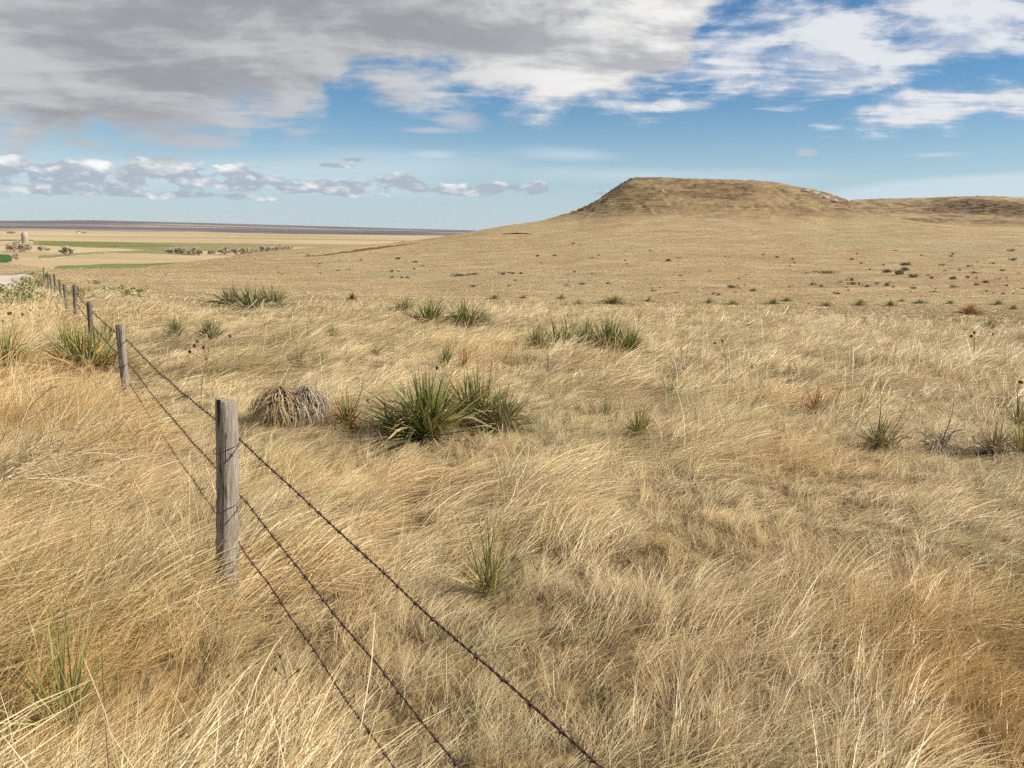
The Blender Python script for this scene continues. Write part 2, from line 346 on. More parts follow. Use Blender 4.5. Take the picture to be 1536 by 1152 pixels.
for px_, row_, rr0 in ((1405, 316, 7), (1440, 308, 13), (1475, 312, 16), (1512, 312, 15), (1460, 303, 10)):
    k_ = hit(px_, row_)
    soilc = np.maximum(soilc, 2.1*(1-sstep(rr0*.5, rr0*1.2, np.hypot(X-k_.x, (Y-k_.y)*.7)+rr0*.6*(fbm(X/6, Y/6, 88, 3)-.5))))
far_shade = sstep(3300, 4200, RR)  # where the painted cloud shade of the far ridge sets in
A = np.stack([turf, soilc, far_shade], -1).reshape(-1, 3)
# cap at the centre
V = np.vstack([V, [[0, 0, gz(0, 0)]]]); A = np.vstack([A, [[0, 0, 0]]])
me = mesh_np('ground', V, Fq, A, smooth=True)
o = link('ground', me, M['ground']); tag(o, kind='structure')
import bmesh
bm = bmesh.new(); bm.from_mesh(me); bm.verts.ensure_lookup_table(); c = bm.verts[len(V)-1]
for k in range(na):
    try: bm.faces.new((c, bm.verts[(k+1) % na], bm.verts[k]))
    except ValueError: pass
bm.to_mesh(me); bm.free()

def drape(name, poly, mat, off, nx=60, ny=24):
    """patch between a lower and an upper border, both lists of (px,row), laid on the ground"""
    lo, hi = poly
    def res(L, n):
        L = np.array(L, float); t = np.linspace(0, 1, len(L)); u = np.linspace(0, 1, n)
        return np.stack([np.interp(u, t, L[:, k]) for k in (0, 1)], -1)
    P = [[], []]
    for s, L in enumerate((lo, hi)):
        for px, row in res(L, nx):
            d = ray(px, row); t = (EYE+20)/-d[2]; P[s].append((d[0]*t, d[1]*t))
    P = np.array(P); u = np.linspace(0, 1, ny)[:, None, None]
    XY = P[0][None]*(1-u)+P[1][None]*u; x = XY[..., 0]; y = XY[..., 1]; z = H(x, y)+off
    Vv = np.stack([x, y, z], -1).reshape(-1, 3); i = np.arange(ny-1)[:, None]*nx; j = np.arange(nx-1)[None]
    Ff = np.stack([i+j, i+j+1, i+nx+j+1, i+nx+j], -1).reshape(-1, 4)
    o = link(name, mesh_np(name, Vv, Ff), mat); tag(o, kind='structure'); return o
drape('green_field', ([(80, 404.5), (100, 405), (160, 404), (230, 400), (320, 394)], [(84, 400), (110, 398), (170, 396.5), (230, 395.5), (320, 391.5)]), M['wheat'], .15)
drape('green_field', ([(-60, 395), (0, 394.5), (12, 394), (18, 390)], [(-60, 382), (0, 382), (12, 382.5), (18, 385)]), M['deepgreen'], .15)
drape('green_field', ([(50, 367), (100, 370), (170, 372.5), (230, 375), (300, 376), (430, 378)], [(50, 361), (100, 362), (170, 363), (230, 365), (300, 366.5), (430, 367)]), M['dullgreen'], .15)
drape('green_field', ([(60, 367), (120, 369), (200, 371), (260, 371)], [(60, 361.5), (120, 362.5), (200, 364.5), (260, 367)]), M['wheat'], .3)
drape('field', ([(58, 388), (100, 384.5), (160, 380), (220, 380), (300, 383)], [(58, 383), (90, 382), (140, 378), (220, 375), (300, 376.5)]), M['dullgreen'], .05)
drape('field', ([(-60, 361.5), (10, 361.5), (50, 361)], [(-60, 359.5), (10, 359.5), (50, 359.8)]), M['dullgreen'], .4)
drape('dirt_track', ([(60, 389), (100, 385.5), (140, 381.5), (165, 378)], [(60, 388.4), (100, 384.9), (140, 381.0), (165, 377.6)]), M['gravel'], .06)

# gravel road: runs along the fence on the left, bends left over the rise
def road():
    cl = [(-12, -30), (-12, -10), (-14.5, 4), (-21, 20), (-31, 37)]
    for px, r in ((-62, 52), (-34, 60), (-25, 68), (-28, 76), (-50, 86), (-100, 96), (-200, 108), (-330, 125)):
        a = azim(px, 420); cl.append((r*math.sin(a), r*math.cos(a)))
    cl = np.array(cl); d = np.r_[0, np.cumsum(np.linalg.norm(np.diff(cl, axis=0), axis=1))]; s = np.arange(0, d[-1], .8)
    c = np.stack([pchip(d, cl[:, k], s) for k in (0, 1)], -1); T = np.gradient(c, axis=0); T /= np.linalg.norm(T, axis=1)[:, None]
    N = np.stack([T[:, 1], -T[:, 0]], -1); w = np.linspace(-2.9, 2.9, 13)
    P = c[:, None]+N[:, None]*(w[None, :, None]+.25*(fbm(s/4, s*0, 5, 2)-.5)[:, None, None]); x = P[..., 0]; y = P[..., 1]
    z = H(x, y)+.05+.05*(1-(w/2.9)**2)[None]
    n = 13; i = np.arange(len(s)-1)[:, None]*n; j = np.arange(n-1)[None]
    o = link('gravel_road', mesh_np('gravel_road', np.stack([x, y, z], -1).reshape(-1, 3), np.stack([i+j, i+j+1, i+n+j+1, i+n+j], -1).reshape(-1, 4), smooth=True), M['gravel'])
    tag(o, kind='structure'); return c
ROADC = road()
def road_dist(x, y):
    d = np.full(np.shape(x), 1e9)
    for cx, cy in ROADC[::3]: d = np.minimum(d, np.hypot(x-cx, y-cy))
    return d

# eroded banks on the apron: a low scarp of dark soil under a turf lip
def bank(pts, name, hgt):
    P = [hit(px, row) for px, row in pts]; P = [p for p in P if p]
    xy = np.array([(p.x, p.y) for p in P]); d = np.r_[0, np.cumsum(np.linalg.norm(np.diff(xy, axis=0), axis=1))]; s = np.linspace(0, d[-1], 160)
    x = np.interp(s, d, xy[:, 0]); y = np.interp(s, d, xy[:, 1])
    u = s/d[-1]; hh = hgt*np.sin(math.pi*np.clip(u, 0, 1))**.6*(.35+1.0*fbm(s/3, s*0, 8, 3))
    rr = np.hypot(x, y); nx, ny = x/rr, y/rr
    V = []
    for off, z in ((-.25, -.25), (-.12, .35), (-.1, .8), (-.2, 1.0), (1.5, .6), (4, -.2)):
        jx = (fbm(s/1.5, s*0+off, 13, 2)-.5)*.6
        xx = x+nx*(off+jx); yy = y+ny*(off+jx); V.append(np.stack([xx, yy, H(xx, yy)+hh*z], -1))
    V = np.array(V); k = len(s); m_ = V.shape[0]; i = np.arange(m_-1)[:, None]*k; j = np.arange(k-1)[None]
    Fq = np.stack([i+j, i+j+1, i+k+j+1, i+k+j], -1).reshape(-1, 4)
    me = mesh_np(name, V.reshape(-1, 3), Fq); me.materials.append(M['soil']); me.materials.append(M['ground'])
    idx = np.zeros(len(Fq), np.int32); idx[2*(k-1):] = 1; me.polygons.foreach_set('material_index', idx)
    a = me.color_attributes.new('tone', 'FLOAT_COLOR', 'POINT'); a.data.foreach_set('color', np.tile([1, 0, 0, 1], len(me.vertices)).astype(np.float32))
    o = link(name, me); tag(o, kind='structure')
bank([(455, 386), (500, 382), (540, 377), (575, 372), (605, 368), (632, 364)], 'eroded_bank', .8)
bank([(752, 352), (775, 351), (800, 351)], 'eroded_bank', .35)

# ------------------------------------------------------------------ fence
fwd = [3.78+5.2*n for n in range(10)]
pxs = [340, 181, 134, 110, 97, 89, 81, 76, 71, 65]
tops = [601, 487, 453, 427, 426, 420, 411, 413, 410, 401]
fence = empty('barbed_wire_fence', (0, 0, 0))
tag(fence, 'old barbed wire fence on weathered wooden posts running away through the dry grass', 'fence')
PP = []
for n in range(10):
    d = ray(pxs[n], tops[n]); t = fwd[n]/d[1]; PP.append([d[0]*t, d[1]*t, EYE+d[2]*t])
def post_mesh(seed, hgt, rad_, below=.25):
    rs = np.random.default_rng(seed); n = 28; zs = np.linspace(-below, hgt, 26); V = []
    an = np.arange(n)*2*math.pi/n; ph = rs.uniform(0, 6.28, 6)
    groove = np.zeros(n)
    for k in rs.choice(n, 5, replace=False): groove[k] -= rs.uniform(.05, .12)
    shape = 1+.05*np.cos(2*an+ph[0])+.04*np.cos(3*an+ph[1])+.02*np.cos(5*an+ph[2])
    for z in zs:
        rr = rad_*(shape*(1-.05*z/hgt)+groove*(.5+.5*math.sin(z*5+ph[3]))) + rs.normal(0, .0008, n)
        V.append(np.stack([rr*np.cos(an)+.008*math.sin(z*3+ph[4]), rr*np.sin(an), np.full(n, z)], -1))
    top = V[-1]; top[:, 2] += .010*np.cos(an-ph[5])+rs.normal(0, .0025, n); top[:, :2] *= .985
    V.append(np.c_[top[:, :2]*.93, top[:, 2]+.005]); V.append(np.c_[top[:, :2]*.5, top[:, 2]*0+hgt+.006]); V.append(np.c_[top[:, :2]*.02, top[:, 2]*0+hgt+.004])
    V = np.array(V); m_ = len(V); i = np.arange(m_-1)[:, None]*n; j = np.arange(n)[None]; j2 = (j+1) % n
    return mesh_np('fence_post', V.reshape(-1, 3), np.stack([i+j, i+j2, i+n+j2, i+n+j], -1).reshape(-1, 4), smooth=True)
fdir = Vector((-2.9, 5.2, 0)).normalized(); fside = Vector((fdir.y, -fdir.x, 0))   # fside: field side (right)
RADS = [.049, .043, .044, .046, .041, .040, .040, .04, .04, .042]
plabel = ['thick weathered post in the foreground with vertical cracks', 'slim post beyond the nearest one', 'short dark post in front of yucca-covered ground', 'taller pale-edged post', 'dark post of middle distance', None, None, None, None, None]
HG = [.78, .50, .235]   # wire heights above ground at the nearest post
W = []                  # attachment points per post
for n, (x, y, zt) in enumerate(PP):
    g_ = gz(x, y); hgt = zt-g_
    p = link('fence_post', post_mesh(100+n, hgt, RADS[n]), M['wood'] if n < 2 else M['darkwood'], fence, (x-.045*(n == 0), y, g_)); p.rotation_euler = (R([.5, 1, 0, -1, 1, 0, 0, 1, -1, 0][n]), R([2.6, .4, -.6, .6, 0, 1, 0, -1, 1, 0][n]), 0)
    if plabel[n]: p['label'] = plabel[n]
    fr = (hgt-.24)/(1.0) if n else 1
    att = []
    for w_, h in enumerate(HG):
        att.append(Vector((x, y, g_+h*(hgt/max(PP[0][2]-gz(PP[0][0], PP[0][1]), .1))))+fside*(RADS[n]+.006))
    W.append(att)
    if n < 4:
        for w_ in range(3 if n == 0 else 2):
            mb = MB(); z0 = att[w_].z-g_; pts = []
            for k in range(25):
                a = -.15+k/24*(2*math.pi+.3); ca = fside.x*math.cos(a)-fside.y*math.sin(a); sa = fside.y*math.cos(a)+fside.x*math.sin(a)
                rr = RADS[n]*1.07+.003
                pts.append((ca*rr, sa*rr, z0-.045*math.sin(a/2)**2+.004*math.sin(3*a)))
            mb.tube(pts, .0016, 5); tw = link('tie_wire', mb.mesh('tie_wire', True), M['wire'], p)
# virtual post behind the photographer, placed so the wires leave the frame where the photograph has them
ends = []
for q_, px in enumerate((902, 690, 590)):
    h = W[0][q_].z-.02; d = ray(px, 1152); t = (h-EYE)/d[2]; ends.append(Vector((d[0]*t, d[1]*t, h)))
print('WIRE ends', ends, 'attach', W[0])
def barb_mesh():
    mb = MB(); rs = np.random.default_rng(3)
    mb.tube([(-.007, 0, 0), (-.003, 0, 0), (.003, 0, 0), (.007, 0, 0)], [.003, .0062, .0062, .003], 7)
    for s in range(2):
        a = 1.1+s*1.57
        for sg in (1, -1):
            v = np.array([.25*sg*(1 if s else -1), math.cos(a), math.sin(a)])*sg
            mb.tube([v*0, v*.008, v*.019], [.0019, .0016, .0007], 4)
    return mb.mesh('barb', True)
BARB = barb_mesh(); BARB.materials.append(M['wire'])
for w_ in range(3):
    att = [W[n][w_] for n in range(10)]
    e = ends[w_]; dirv = (e-att[0]); start = att[0]+dirv*(6.0/dirv.length); start.z = att[0].z
    chain = [start]+att; pts = []
    for k in range(len(chain)-1):
        a, b = chain[k], chain[k+1]; m_ = 90 if k < 2 else 24
        for q in range(m_):
            t = q/m_; p = a.lerp(b, t); p.z -= (.030 if k else .02)*4*t*(1-t); pts.append(np.array(p))
    pts.append(np.array(chain[-1])); pts = np.array(pts)
    L = np.r_[0, np.cumsum(np.linalg.norm(np.diff(pts, axis=0), axis=1))]
    wobs = np.stack([np.interp(L, np.arange(0, 80, .33), np.random.default_rng(w_*3+k).normal(0, .0035, 243)) for k in range(3)], -1)
    pts = pts+wobs
    mb = MB(); s = np.concatenate([np.arange(0, 12.2, .012), np.arange(12.2, L[-1], .15)])
    c = np.stack([np.interp(s, L, pts[:, k]) for k in range(3)], -1)
    T = np.gradient(c, axis=0); T /= np.linalg.norm(T, axis=1)[:, None]; U = np.cross(T, [0, 0, 1.]); U /= np.linalg.norm(U, axis=1)[:, None]; Wv = np.cross(T, U)
    for ph in (0, math.pi):
        a = s*95+ph; amp = np.where(s < 12.2, .0021, .001)
        mb.tube(c+(np.cos(a)*amp)[:, None]*U+(np.sin(a)*amp)[:, None]*Wv, np.where(s < 12.2, .0021, .0028), 4)
    wr = link('wire_strand', mb.mesh('wire_strand', True), M['wire'], fence)
    wr['label'] = ['top strand of barbed wire', 'middle strand of barbed wire', 'lowest strand of barbed wire'][w_]
    bs = np.arange(2.0+.03*w_, 2.0+.115*205, .115); rb = MB(); nb = 0
    rs = np.random.default_rng(40+w_)
    for q, sb in enumerate(bs):
        sb += rs.normal(0, .01)
        pc = np.array([np.interp(sb, L, pts[:, k]) for k in range(3)]); pd = np.array([np.interp(sb+.02, L, pts[:, k]) for k in range(3)])-pc
        M4 = Vector(pd).to_track_quat('X', 'Z').to_matrix().to_4x4() @ Matrix.Rotation(rs.uniform(0, 6.28), 4, 'X'); M4.translation = Vector(pc)
        if nb < 95:
            ob = bpy.data.objects.new('barb', BARB); COL.objects.link(ob); ob.parent = wr; ob.matrix_local = M4; nb += 1
        else:
            vs = np.array([M4 @ v.co for v in BARB.vertices]); fs = np.array([list(p.vertices) for p in BARB.polygons]); rb.add(vs, fs)
    o = link('barbs', rb.mesh('barbs'), M['wire'], wr); o['kind'] = 'stuff'

# ------------------------------------------------------------------ grass
def blades(n, L, w, spread, t0, t1, heading, seg=5, seed=0, stalk=0., curl=.12, wl=1.0):
    """one tuft: n ribbon blades. L (lo,hi) length, t0/t1 (mean,sd) start/end tilt in rad, heading sd"""
    r = np.random.default_rng(seed)
    bx = r.normal(0, spread, n); by = r.normal(0, spread, n); ph = r.normal(0, heading, n); Ls = r.uniform(*L, n)
    a0 = np.clip(r.normal(*t0, n), 0, 1.5); a1 = np.clip(r.normal(*t1, n), .1, 2.2); tw = r.uniform(-1.2, 1.2, n); cu = r.normal(0, curl, n)
    isst = r.random(n) < stalk
    Ls = np.where(isst, Ls*1.35, Ls); a1 = np.where(isst, a0+(a1-a0)*.5, a1)
    V = np.zeros((n, seg+1, 2, 3)); pos = np.stack([bx, by, np.full(n, -.02)], -1); rnd = r.random(n); side = None
    for k in range(seg+1):
        t = k/seg; a = a0+(a1-a0)*t**.8; hd = ph+cu*t*4
        d = np.stack([np.sin(a)*np.cos(hd), np.sin(a)*np.sin(hd), np.cos(a)], -1)
        if k: pos = pos+d*(Ls/seg)[:, None]; pos[:, 2] = np.maximum(pos[:, 2], .004+.02*rnd)
        sd = np.stack([-np.sin(hd), np.cos(hd), 0*hd], -1); nn = np.cross(d, sd); s = sd*np.cos(tw)[:, None]+nn*np.sin(tw)[:, None]
        wk = w*(1-t**2*.85)*(.5+1.3*((rnd*7.31)%1)**2)
        wk = np.where(isst, w*(.7 if t < .7 else 1.5*(1.3-t)), wk)
        V[:, k, 0] = pos-s*wk[:, None]/2; V[:, k, 1] = pos+s*wk[:, None]/2
    A = np.zeros((n, seg+1, 2, 3)); A[..., 0] = rnd[:, None, None]; A[..., 1] = (np.arange(seg+1)/seg)[None, :, None]
    b = np.arange(n)[:, None]*(seg+1)*2; k = np.arange(seg)[None]*2
    Fq = np.stack([b+k, b+k+1, b+k+3, b+k+2], -1).reshape(-1, 4)
    return V.reshape(-1, 3), Fq, A.reshape(-1, 3)
tufts = bpy.data.collections.new('grass_tufts')
def tuftobj(i, parts):
    mb = MB()
    for V, Fq, A in parts: mb.add(V, Fq, A)
    me = mb.mesh('grass_tuft'); me.materials.append(M['straw']); o = bpy.data.objects.new('grass_tuft.%03d' % i, me); tufts.objects.link(o)
idx = 1
for lod, (w, nm, seg) in enumerate(((.0021, 1., 6), (.0042, .8, 4), (.0100, .55, 3))):
    n = int(48*nm); q = 1+lod*.35
    for s in range(4):   # 0-3 leaning grass: loose tufts and combed locks
        if s < 2: tuftobj(idx, [blades(n, (.16, .36), w, .05*q, (.75, .28), (1.50, .22), .34, seg, 10*s+lod, .04)])
        else: tuftobj(idx, [blades(int(n*.6), (.30, .50), w, .022*q, (.62, .14), (1.62, .14), .10, seg, 10*s+lod, .0, .05), blades(int(n*.5), (.22, .42), w, .035*q, (.9, .2), (1.7, .15), .2, seg, 14*s+lod, .0, .08)])
        idx += 1
    for s in range(2):   # 4-5 matted grass
        tuftobj(idx, [blades(int(n*.9), (.22, .48), w, .06*q, (1.25, .18), (1.66, .12), .22, seg, 50+s+lod*7, 0.)]); idx += 1
    for s in range(2):   # 6-7 fine upright stems with seed heads
        tuftobj(idx, [blades(int(n*.5), (.16, .30), w*.8, .045*q, (.35, .2), (.9, .3), .7, seg, 70+s+lod*7, .5)]); idx += 1
    # 8 a few long pale stems
    tuftobj(idx, [blades(4, (.35, .52), w*1.1, .05, (.8, .3), (1.3, .25), .6, seg, 90+lod, .6)]); idx += 1
NT_ = 9
# 27.. low clumps of short sward for the slopes
for s in range(4):
    tuftobj(idx, [blades(16, (.10, .24), .035, .14, (.5, .3), (1.2, .3), 1.6, 2, 200+s, 0)]); idx += 1

def scatter(r0, r1, dens_r, azlim):
    """dens_r: density as function of r, sampled by rejection in rings"""
    out = []
    e = np.geomspace(r0, r1, 14)
    for a, b in zip(e[:-1], e[1:]):
        area = azlim*(b*b-a*a); n = int(area*dens_r((a+b)/2)); rr = np.sqrt(rng.uniform(a*a, b*b, n)); aa = rng.uniform(-azlim, azlim, n); out.append(np.stack([rr*np.sin(aa), rr*np.cos(aa)], -1))
    return np.concatenate(out)
fp = np.array([(p[0], p[1]) for p in PP])
def fence_side(x, y):
    """>0 right of the fence line (field), metres"""
    a = fp[0]; d = np.array([fdir.x, fdir.y]); return (x-a[0])*d[1]-(y-a[1])*d[0]
PATCH = []   # (px,row,radius m, tawny strength)
for px, row, rr_, st in ((30, 640, 1.2, .9), (60, 1100, .6, .9), (170, 1130, .4, .7), (1480, 1080, .55, 1.), (1330, 960, .5, .7), (1500, 930, .5, .8), (60, 575, 1.5, .7), (100, 700, .8, .5), (910, 545, .6, .6), (780, 545, .4, .8), (1200, 700, .8, .4), (360, 900, .3, .6), (90, 480, 3, .7), (1100, 820, .5, .4), (930, 1000, .5, .35)):
    h_ = hit(px, row); PATCH.append((h_.x, h_.y, rr_, st))
SHADE = []   # hollows where the sward is short and matted
def grass_points():
    sets = []
    for lod, (r0, r1, de) in enumerate(((.5, 9, 165), (9, 22, 85), (22, 74, 26))):
        p = scatter(r0, r1, (lambda r, de=de: de) if lod == 0 else (lambda r, de=de, r0=r0: de*(r0/r)**.9*1.25), .86)
        x, y = p[:, 0], p[:, 1]; r = np.hypot(x, y); n = len(x)
        fs = fence_side(x, y); left = sstep(.15, -.35, fs)
        keep = (road_dist(x, y) > 3.1+.5*rng.random(n)) & (r < 50+26*(fbm(x/9, y/9, 61, 3)-.5)+rng.normal(0, 5, n))
        n1 = fbm(x/1.1, y/1.1, 101, 3); n2 = fbm(x/.45, y/.45, 111, 2); n3 = fbm(x/5, y/5, 121, 3); n4 = fbm(x/.8, y/.8, 131, 3)
        keep &= rng.random(n) < .30+.8*sstep(.38, .58, n1)+.5*sstep(.4, .6, n2)
        for fx, fy in fp: keep &= np.hypot(x-fx, y-fy) > .085
        x, y, r, left, n1, n2, n3, n4 = [q[keep] for q in (x, y, r, left, n1, n2, n3, n4)]; n = len(x)
        flow = R(25)+(n3-.5)*R(110)+(n1-.5)*R(170)+(n2-.5)*R(60)
        flow = flow*(1-left)+(R(48)+(n3-.5)*R(60)+(n1-.5)*R(60))*left
        rot = flow+rng.normal(0, .36, n)
        mat_ = np.maximum(sstep(.50, .66, n1), .5*sstep(4, 7, r))*(1-left*.7)
        u = rng.random(n); kind = np.where(u < mat_*.8, rng.integers(4, 6, n), rng.integers(0, 4, n))
        kind = np.where(rng.random(n) < .12+.12*left, rng.integers(6, 8, n), kind); kind = np.where(rng.random(n) < np.where(r < 5, .012, .03), 8, kind)
        taw = .40*sstep(.52, .7, n4)*sstep(.45, .6, n3)+left*.20*sstep(.35, .6, n3)*sstep(2.8, 4.5, r)
        for a, b, rr_, st in PATCH: taw = np.maximum(taw, st*(1-sstep(rr_*.5, rr_*1.3, np.hypot(x-a, y-b)+.5*(n2-.5))))
        taw = np.clip(taw*(1-.55*sstep(9, 22, r)), 0, 1); kind = np.where(rng.random(n) < taw*.45, rng.integers(6, 8, n), kind)
        green = .55*sstep(.52, .7, fbm(x/.9, y/.9, 151, 3))+left*.45*(1-sstep(3.5, 6, r))*sstep(.4,.6,n4); grey = .45*sstep(.5, .68, fbm(x/1.7, y/1.7, 161, 3))*(1-.7*sstep(10, 30, r)); green *= 1-.7*sstep(10, 30, r)
        sz = (.55+.65*sstep(.3, .65, 1-n1))*(.75+.5*n2)*(1+.25*left)*rng.uniform(.6, 1.35, n)
        for a, b, rr_ in CLEAR: sz = sz*(1-.35*(1-sstep(rr_*.4, rr_*1.1, np.hypot(x-a, y-b))))
        sz = sz*np.where(r < 9, 1, np.where(r > 22, 1.0, 1.0)); sz *= 1-.55*sstep(34, 62, r)
        wid = rng.uniform(.9, 1.2, n)
        tx = rng.normal(0, .10, n); ty = rng.normal(0, .10, n)
        sets.append(dict(co=np.stack([x, y, H(x, y)], -1), rot=np.stack([tx, ty, rot], -1), scl=np.stack([sz*wid, sz*wid, sz], -1), idx=kind+lod*NT_, tint=np.stack([taw, green, grey], -1)))
    return {k: np.concatenate([s[k] for s in sets]) for k in sets[0]}
GN = None
def instancer(name, D, mat):
    global GN
    me = bpy.data.meshes.new(name); n = len(D['co']); me.vertices.add(n); me.vertices.foreach_set('co', D['co'].astype(np.float32).ravel())
    for k in ('rot', 'scl', 'tint'):
        a = me.attributes.new(k, 'FLOAT_VECTOR', 'POINT'); a.data.foreach_set('vector', D[k].astype(np.float32).ravel())
    a = me.attributes.new('idx', 'INT', 'POINT'); a.data.foreach_set('value', D['idx'].astype(np.int32))
    o = link(name, me, mat)
    if GN is None:
        GN = bpy.data.node_groups.new('scatter', 'GeometryNodeTree')
        GN.interface.new_socket('Geometry', in_out='INPUT', socket_type='NodeSocketGeometry'); GN.interface.new_socket('Geometry', in_out='OUTPUT', socket_type='NodeSocketGeometry')
        N = GN.nodes; Lk = GN.links; gi = N.new('NodeGroupInput'); go = N.new('NodeGroupOutput'); ip = N.new('GeometryNodeInstanceOnPoints'); ci = N.new('GeometryNodeCollectionInfo')
        ci.inputs['Collection'].default_value = tufts; ci.inputs['Separate Children'].default_value = True; ci.inputs['Reset Children'].default_value = True
        def na(nm, t):
            q = N.new('GeometryNodeInputNamedAttribute'); q.data_type = t; q.inputs[0].default_value = nm; return q.outputs[0]
        er = N.new('FunctionNodeEulerToRotation'); Lk.new(na('rot', 'FLOAT_VECTOR'), er.inputs[0])
        Lk.new(gi.outputs[0], ip.inputs['Points']); Lk.new(ci.outputs[0], ip.inputs['Instance']); ip.inputs['Pick Instance'].default_value = True
        Lk.new(na('idx', 'INT'), ip.inputs['Instance Index']); Lk.new(er.outputs[0], ip.inputs['Rotation']); Lk.new(na('scl', 'FLOAT_VECTOR'), ip.inputs['Scale'])
        Lk.new(ip.outputs[0], go.inputs[0])
    md = o.modifiers.new('scatter', 'NODES'); md.node_group = GN; return o
# ------------------------------------------------------------------ yuccas, shrubs, stalks
def rosette(n, seed, tmin=.05, tmax=1.25, w=.022, droop=.25, L=(.8, 1.05), v=True, seg=4, spread=.05, up_bias=1.):
    r = np.random.default_rng(seed); mb = MB()
    ph = r.uniform(0, 6.283, n); th = tmin+(tmax-tmin)*r.random(n)**(up_bias); Ls = r.uniform(*L, n)
    for k in range(n):
        d = np.array([math.sin(th[k])*math.cos(ph[k]), math.sin(th[k])*math.sin(ph[k]), math.cos(th[k])]); side = np.array([-math.sin(ph[k]), math.cos(ph[k]), 0.])
        tw = r.normal(0, .5); nrm = np.cross(side, d); side = side*math.cos(tw)+nrm*math.sin(tw); nrm = np.cross(side, d)
        b = np.array([r.normal(0, spread), r.normal(0, spread), r.uniform(0, .06)])+d*.03
        V = []; dr = droop*r.uniform(.4, 1.6)
        for q in range(seg+1):
            t = q/seg; c = b+d*Ls[k]*t+np.array([0, 0, -dr*t*t*Ls[k]*math.sin(th[k])]); ww = w*(.75+.5*math.sin(math.pi*min(t*1.3, 1)))*(1-t**1.6*.97)
            V += [c-side*ww/2, c+nrm*(ww*.22 if v else 0), c+side*ww/2]
        V = np.array(V); i = np.arange(seg)[:, None]*3
        Fq = np.concatenate([np.stack([i+a, i+a+1, i+a+4, i+a+3], -1).reshape(-1, 4) for a in (0, 1)])
        rn = r.random(); A = np.zeros((len(V), 3)); A[:, 0] = rn; A[:, 1] = np.repeat(np.arange(seg+1)/seg, 3); mb.add(V, Fq, A)
    V = np.concatenate(mb.V); V[:, 2] = np.maximum(V[:, 2], .01); mb.V = [V]; mb.F = [np.concatenate(mb.F)]; mb.A = [np.concatenate(mb.A)]
    return mb
ROS = [rosette(190, 1, droop=.06, tmax=1.4, w=.026), rosette(150, 2, tmax=1.4, w=.028, droop=.12), rosette(80, 3, tmin=.0, tmax=1.15, w=.028, droop=.12), rosette(150, 4, tmax=1.45, w=.03, droop=.2), rosette(48, 5, tmin=.05, tmax=1.15, w=.03, droop=.15), rosette(62, 6, tmin=.0, tmax=1.1, w=.017, droop=.12, L=(.6, 1.08)), rosette(165, 7, droop=.1, tmax=1.45, w=.024, L=(.6, 1.1), spread=.1)]
SKIRT = [rosette(70, 11, tmin=1.0, tmax=1.75, w=.024, droop=.45, L=(.5, .95)), rosette(110, 12, tmin=.7, tmax=1.75, w=.024, droop=.7, L=(.45, .9), spread=.15), rosette(620, 13, tmin=.15, tmax=1.7, w=.03, droop=1.0, L=(.35, .85), spread=.22), rosette(420, 14, tmin=.3, tmax=1.6, w=.022, droop=.9, L=(.3, .8), spread=.28)]
_cache = {}
def ext(me):
    c = np.zeros(len(me.vertices)*3, np.float32); me.vertices.foreach_get('co', c); c = c.reshape(-1, 3)
    return max(np.percentile(abs(c[:, 0]), 94), np.percentile(abs(c[:, 1]), 94))*2, np.percentile(c[:, 2], 98.5)
def get(kind, k, mat):
    key = (kind, k, mat)
    if key not in _cache:
        me = (ROS if kind == 'ros' else SKIRT)[k].mesh('yucca_leaves'); me.materials.append(M[mat]); _cache[key] = me
    return _cache[key]
def dome(n, seed, w):
    r = np.random.default_rng(seed); mb = MB()
    for k in range(n):
        ph = r.uniform(0, 6.283); t0 = r.uniform(-.3, 1.0); t1 = t0+r.uniform(.4, .9); rr = r.uniform(.75, 1.08); V = []; wob = r.normal(0, .25)
        for q in range(5):
            t = q/4; th = t0+(t1-t0)*t; p_ = ph+wob*t; R_ = rr*(1+.10*math.sin(3*t+k))
            c = np.array([R_*math.sin(th)*math.cos(p_), R_*math.sin(th)*math.sin(p_), max(.01, R_*math.cos(th))]); sd = np.array([-math.sin(p_), math.cos(p_), r.normal(0, .3)])
            ww = w*(1-t*.8); V += [c-sd*ww/2, c+sd*ww/2]
        i = np.arange(4)[:, None]*2; mb.add(V, np.stack([i, i+1, i+3, i+2], -1).reshape(-1, 4), (r.random(), .5, 0))
    for k in range(n//5):
        ph = r.uniform(0, 6.283); th = r.uniform(.2, 1.4); d = np.array([math.sin(th)*math.cos(ph), math.sin(th)*math.sin(ph), math.cos(th)]); sd = np.array([-math.sin(ph), math.cos(ph), 0])
        b = d*.8; L = r.uniform(.2, .5); V = [b-sd*w/2, b+sd*w/2, b+d*L+sd*w*.1+[0, 0, -.08], b+d*L-sd*w*.1+[0, 0, -.08]]; mb.add(V, [[0, 1, 2, 3]], (r.random(), .5, 0))
    return mb
SKIRT[2] = dome(700, 31, .045); SKIRT[3] = dome(620, 32, .035)
